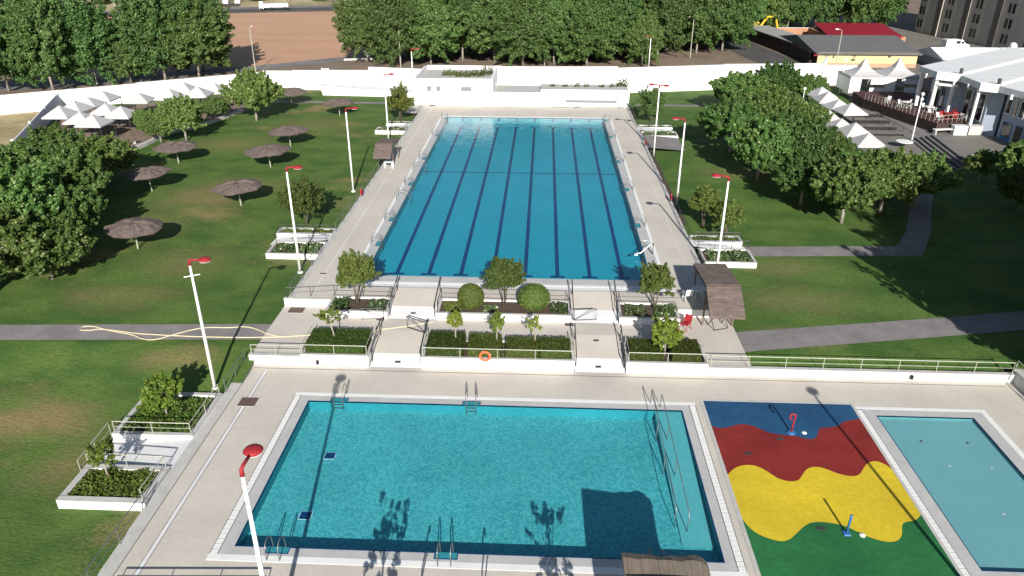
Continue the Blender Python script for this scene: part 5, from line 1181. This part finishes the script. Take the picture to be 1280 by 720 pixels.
obj('annex', MB().box(68.6, 33.5, .3, 76, 38.4, 4.4), 'clubwall', ch_, True)
obj('annex_roof', MB().box(68.3, 33.2, 4.4, 76.3, 38.7, 4.6), 'white', ch_, True)
an = obj('window', MB().box(68.52, 35.2, 2.4, 68.598, 37.2, 3.6), 'white', ch_, True); obj('pane', MB().box(68.49, 35.3, 2.5, 68.518, 37.1, 3.5), 'glass', an, True)
t = thing('gabled_hall', 'small white gabled roof building behind the clubhouse', 'building', (97, 96, 1))
mb = MB(); mb.v = [(84, 92, 1), (112, 92, 1), (112, 102, 1), (84, 102, 1), (84, 92, 3.0), (112, 92, 3.0), (112, 102, 3.0), (84, 102, 3.0)]
mb.f = [(0, 1, 5, 4), (1, 2, 6, 5), (2, 3, 7, 6), (3, 0, 4, 7)]
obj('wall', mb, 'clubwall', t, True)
mb = MB(); mb.v = [(83.5, 91.5, 2.95), (112.5, 91.5, 2.95), (112.5, 97, 4.3), (83.5, 97, 4.3), (83.5, 102.5, 2.95), (112.5, 102.5, 2.95), (83.5, 91.5, 2.8), (112.5, 91.5, 2.8), (83.5, 102.5, 2.8), (112.5, 102.5, 2.8)]
mb.f = [(0, 1, 2, 3), (3, 2, 5, 4), (6, 7, 1, 0), (0, 3, 4, 8, 6)]
obj('roof', mb, 'roofwhite', t, True)
# marquees
def marquee(x, y, z, label):
    t = thing('marquee', label, 'marquee', (x, y, z), 'peaked white marquees'); h = 2.7; e = 2.4
    prof = [(1, 2.4), (.74, 2.62), (.5, 2.95), (.28, 3.4), (.1, 4.25), (.02, 4.75)]
    mb = MB()
    for s, zz in prof:
        mb.v += [(-h*s, -h*s, zz), (0, -h*s*.96, zz+.02), (h*s, -h*s, zz), (h*s*.96, 0, zz+.02), (h*s, h*s, zz), (0, h*s*.96, zz+.02), (-h*s, h*s, zz), (-h*s*.96, 0, zz+.02)]
    for k in range(len(prof)-1):
        for q in range(8): mb.f.append((k*8+q, k*8+(q+1) % 8, (k+1)*8+(q+1) % 8, (k+1)*8+q))
    obj('canvas_roof', mb, 'canvas', t)
    obj('valance', MB().box(-h, -h-.03, 2.1, h, -h, 2.4).box(-h-.03, -h, 2.1, -h, h, 2.4).box(h, -h, 2.1, h+.03, h, 2.4), 'canvas', t)
    for px in (-1, 1):
        for py in (-1, 1): obj('post', MB().box(px*2.6-.08, py*2.6-.08, 0, px*2.6+.08, py*2.6+.08, 2.4), 'white', t)
    for b in ((-2.5, 2.56, 0, 2.5, 2.6, 2.3), (-2.5, -2.6, 0, -1.0, -2.56, 2.2), (.4, -2.6, 1.3, 2.5, -2.56, 2.2), (.4, -2.6, 0, 2.5, -2.56, .8), (-2.62, -2.5, 0, -2.58, 2.5, 2.3)): obj('side_panel', MB().box(*b), 'white', t)
    return t
marquee(61.3, 70.4, 1.4, 'left peaked white marquee with an open front'); marquee(66.7, 71.0, 1.4, 'right peaked white marquee beside the clubhouse')

# ------------------------------------------------------------ cream building, sheds, yard and block at the top right
t = thing('cream_building', 'long cream building with grey pitched roof and dark emblems', 'building', (71, 100, 1))
obj('wall', MB().box(62.4, 94.0, .9, 80.2, 118, 3.6), 'cream', t, True)
obj('plinth_band', MB().box(62.36, 93.95, .9, 80.24, 93.998, 1.75), 'pinkband', t, True)
obj('gable_shade_skin', MB().prism([(62.32, 93.97), (62.395, 93.97), (62.395, 118), (62.32, 118)], .9, 3.6), 'shedwall', t, True)  # dark skin painting shade onto the left end of the cream walls
mb = MB(); mb.v = [(61.8, 93.4, 3.5), (80.8, 93.4, 3.5), (80.8, 106, 5.2), (61.8, 106, 5.2), (61.8, 118.5, 3.5), (80.8, 118.5, 3.5), (61.8, 93.4, 3.32), (80.8, 93.4, 3.32), (61.8, 118.5, 3.32), (80.8, 118.5, 3.32)]
mb.f = [(0, 1, 2, 3), (3, 2, 5, 4), (6, 7, 1, 0), (0, 3, 4, 8, 6), (1, 7, 9, 5, 2)]
obj('roof', mb, 'greyroof', t, True)
for x, s in ((64.0, 1), (65.2, .8), (68.9, .9)):
    e = obj('emblem', MB().torus((x, 93.93, 2.95), .24*s, .06, 12, 5, 'y') if x != 65.2 else MB().box(x-.08, 93.9, 2.7, x+.08, 93.99, 3.1).box(x-.2, 93.9, 2.66, x+.08, 93.985, 2.8), 'drain', t, True)
obj('wall_lamp', MB().box(68.5, 93.7, 2.3, 69.1, 93.99, 2.5).box(75.0, 93.7, 2.9, 75.35, 93.99, 3.3), 'drain', t, True)
obj('wall_sign', MB().box(61.6, 93.7, 3.0, 62.3, 93.95, 3.35), 'red', t, True)
t = thing('yard_shed', 'long dark walled shed with pale roof beside the cream building', 'shed', (60, 115, 1))
mb = MB().prism([(58.9, 131), (61.3, 108), (61.5, 96), (62.3, 96), (62.3, 107), (66.2, 108.5), (64, 134)], .9, 3.45)
obj('wall', mb, 'shedwall', t, True)
mb = MB().prism([(58.5, 134), (61.4, 107.2), (67.2, 108.5), (64.4, 136)], 3.45, 3.65)
obj('roof', mb, 'shedroof', t, True)
t = thing('red_roof_hall', 'low hall with bright red roof behind the cream building', 'building', (80, 126, 1))
obj('wall', MB().box(73.5, 119.5, .9, 89, 135, 3.3), 'brick', t, True)
mb = MB(); mb.v = [(72.5, 118.6, 3.5), (88, 118.6, 3.5), (90.4, 136, 4.3), (75, 136, 4.3), (72.5, 118.6, 3.3), (88, 118.6, 3.3), (90.4, 136, 4.1), (75, 136, 4.1)]
mb.f = [(0, 1, 2, 3), (7, 6, 5, 4), (0, 4, 5, 1), (1, 5, 6, 2), (2, 6, 7, 3), (3, 7, 4, 0)]
obj('roof', mb, 'redroof', t, True)
wallrun('yard_wall', [(64.5, 137), (76, 137.5), (90, 138)], .8, 3.0, 'orange brick yard wall below the dark trees', 'brick')
tag(obj('soil_heap', MB().lathe([(3.2, 0), (2.6, .7), (1.2, 1.3), (.1, 1.5)], 14, (68.5, 126, 1.0), 1, 1.1), 'shedwall', smooth=True), 'dark heap in the yard between shed and red roof', 'heap')
def excavator(loc, rz, label):
    t = thing('excavator', label, 'excavator', loc, 'yellow excavators', rz)
    for s in (-1.1, 1.1): obj('track', MB().prism([(-1.8, s-.3), (1.8, s-.3), (1.8, s+.3), (-1.8, s+.3)], 0, .8), 'black', t)
    obj('body', MB().box(-1.9, -1.2, .9, 1.2, 1.2, 2.1, .1), 'yellow', t); cb = obj('cab', MB().box(-.2, .2, 2.1, 1.2, 1.2, 3.3, .1), 'yellow', t)
    obj('cab_window', MB().box(1.15, .35, 2.3, 1.24, 1.05, 3.1), 'glass', cb)
    obj('boom', MB().tube([(1.0, -.3, 1.8), (2.6, -.3, 4.4), (4.6, -.3, 4.7)], .3, 6), 'yellow', t); obj('stick', MB().tube([(4.5, -.3, 4.8), (5.3, -.3, 2.0)], .24, 6), 'yellow', t)
    obj('bucket', MB().box(4.6, -.8, .9, 5.6, .2, 1.9, .2), 'darksteel', t); return t
excavator((61.6, 137, 1), 0, 'yellow excavator with raised arm in the yard by the trees')
excavator((111, 101, 1), R(160), 'yellow machine at the right frame edge by the block')
def van(loc, rz, label):
    t = thing('van', label, 'van', loc, None, rz)
    side = [(-2.5, .45), (2.45, .45), (2.5, .95), (2.2, 1.15), (1.55, 1.3), (.95, 2.0), (.6, 2.08), (-2.4, 2.1), (-2.5, 1.9)]
    mb = MB(); n = len(side); mb.v = [(x, -.95, z) for x, z in side] + [(x, .95, z) for x, z in side]
    mb.f = [tuple(range(n)), tuple(range(2*n-1, n-1, -1))] + [(k, n+k, n+(k+1) % n, (k+1) % n) for k in range(n)]
    obj('body', mb, 'white', t)
    for s in (-1, 1):
        y = s*.955
        obj('window', MB().prism([(-.45, y-.01), (.45, y-.01), (.45, y+.01), (-.45, y+.01)], 1.3, 1.85), 'glass', t)
        obj('window', MB().prism([(.62, y-.01), (1.2, y-.01), (1.2, y+.01), (.62, y+.01)], 1.3, 1.75), 'glass', t)
        for x in (-1.6, 1.65): w_ = obj('wheel', MB().torus((x, s*.88, .36), .25, .11, 14, 6, 'y'), 'black', t); obj('hub', MB().box(x-.15, s*.93-.04, .22, x+.15, s*.93+.04, .5), 'steel', w_)
    ws = MB(); ws.poly([(1.56, -.85, 1.36), (1.56, .85, 1.36), (1.03, .85, 1.97), (1.03, -.85, 1.97)]); o = obj('windscreen', ws, 'glass', t); o.location = (.03, 0, .02)
    for s in (-.7, .7): obj('headlight', MB().box(2.42, s-.18, .8, 2.52, s+.18, .98), 'coping', t)
    return t
van((99, 118.3, 1), R(3), 'white panel van parked in front of the apartment block')
t = thing('apartment_block', 'tall beige apartment block in shade at the top right corner', 'apartment block', (108, 130, 1))
for i, (x0, y0, y1) in enumerate(((104.6, 140, 150), (106.0, 130.5, 140), (107.4, 120.5, 130.5), (108.8, 110, 120.5))):
    obj('wall', MB().box(x0+.5, y0, .9, 130, y1, 26), 'apt', t, True)
    obj('stair_bay', MB().box(x0, y1-3.6, .9, x0+.498, y1, 26), 'apt', t, True)
    obj('wall_band', MB().box(x0+.44, y0+.1, .9, x0+.498, y0+2.4, 26), 'aptd', t, True)
    for k in range(5):
        for q in range(2):
            ya = y1-3.1+1.5*q; z = 2.2+3.0*k
            wf = obj('window', MB().box(x0-.03, ya, z, x0-.002, ya+1.0, z+1.9), 'aptd', t, True); obj('pane', MB().box(x0-.045, ya+.1, z+.1, x0-.032, ya+.9, z+1.8), 'glass', wf, True)
tag(obj('satellite_dish', MB().lathe([(.05, 0), (.5, .12), (.75, .3)], 16), 'white', smooth=True), 'round white dish above the clubhouse roof', 'dish')
bpy.data.objects['satellite_dish'].location = (98.5, 97.5, 4.4); bpy.data.objects['satellite_dish'].rotation_euler = (R(80), 0, R(-30))

# ------------------------------------------------------------ far things beyond the clay pitch
def car(loc, rz, m, label):
    t = thing('parked_car', label, 'car', loc, 'cars beyond the clay pitch', rz)
    side = [(-2.1, .35), (2.1, .35), (2.15, .75), (1.2, .9), (.6, 1.4), (-1.1, 1.42), (-1.9, .95), (-2.15, .85)]
    mb = MB(); n = len(side); mb.v = [(x, -.85, z) for x, z in side] + [(x, .85, z) for x, z in side]
    mb.f = [tuple(range(n)), tuple(range(2*n-1, n-1, -1))] + [(k, n+k, n+(k+1) % n, (k+1) % n) for k in range(n)]
    obj('body', mb, m, t)
    for s in (-1, 1):
        obj('window', MB().prism([(-1.1, s*.86-.01), (.6, s*.86-.01), (.6, s*.86+.01), (-1.1, s*.86+.01)], .95, 1.3), 'glass', t)
        for x in (-1.3, 1.3): obj('wheel', MB().torus((x, s*.78, .32), .22, .1, 12, 5, 'y'), 'black', t)
    return t
car((-104.5, 172, 1.02), R(22), 'white', 'white car on the road above the left trees')
for i, (x, y, m) in enumerate(((-103, 203.5, 'white'), (-99.5, 205, 'white'), (-96, 206.5, 'white'), (-92.5, 208, 'white'), (-89, 209.3, 'white'))):
    car((x, y, 1.25+.0*i), R(105), m, 'white car in the far row, ' + ('leftmost', 'second from left', 'middle one', 'second from right', 'rightmost')[i])
t = thing('light_truck', 'white flatbed truck on the road at the edge of the clay pitch', 'truck', (-70, 192.5, 1.02), None, R(18))
obj('bed', MB().box(-4.2, -1.1, .9, 3, 1.1, 1.9), 'white', t); obj('cab', MB().box(-5.6, -1.1, .5, -4.3, 1.1, 2.6, .15), 'white', t)
for x in (-5, -2, 2): obj('wheel', MB().torus((x, -1.1, .5), .32, .16, 12, 5, 'y').torus((x, 1.1, .5), .32, .16, 12, 5, 'y'), 'black', t)
for i, (x, y, w_, l) in enumerate(((-117, 232, 12, 'white low building at the top edge beyond the trees'), (-96, 250, 8, 'smaller white building at the top edge'))):
    t = thing('far_building', l, 'building', (x, y, 2)); obj('wall', MB().box(-w_, -3, -1, w_*.6, 3, 3.4), 'whitewall', t); obj('roof', MB().box(-w_-.3, -3.3, 3.4, w_*.6+.3, 3.3, 3.6), 'roofwhite', t)
    for k in range(4): f = obj('window', MB().box(-w_+1.5+k*w_*.35, -3.04, 1, -w_+2.8+k*w_*.35, -3.002, 2.2), 'curb', t); obj('pane', MB().box(-w_+1.6+k*w_*.35, -3.06, 1.1, -w_+2.7+k*w_*.35, -3.042, 2.1), 'glass', f)
t = thing('road_sign', 'round pink faced road sign at the corner of the clay pitch', 'sign', (-25.5, 97.5, 1))
obj('pole', MB().tube([(0, 0, 0), (0, 0, 3.2)], .06, 6), 'railpaint', t); obj('sign_face', MB().torus((0, -.08, 3.2), .28, .2, 16, 6, 'y'), 'canvas', t)
t = thing('kerb', 'pale low kerb line beside the road sign', 'kerb', (-20, 97, 1)); obj('kerb_stone', MB().prism([(-25.5, 96.2), (-15.5, 99.4), (-15.6, 99.8), (-25.6, 96.6)], .9, 1.35), 'curb', t, True)
railing([(-24.4, 98.3, 1), (-20.4, 99.6, 1)], .9, 'small pink tinted rail near the road sign', 'railpaint', 2)
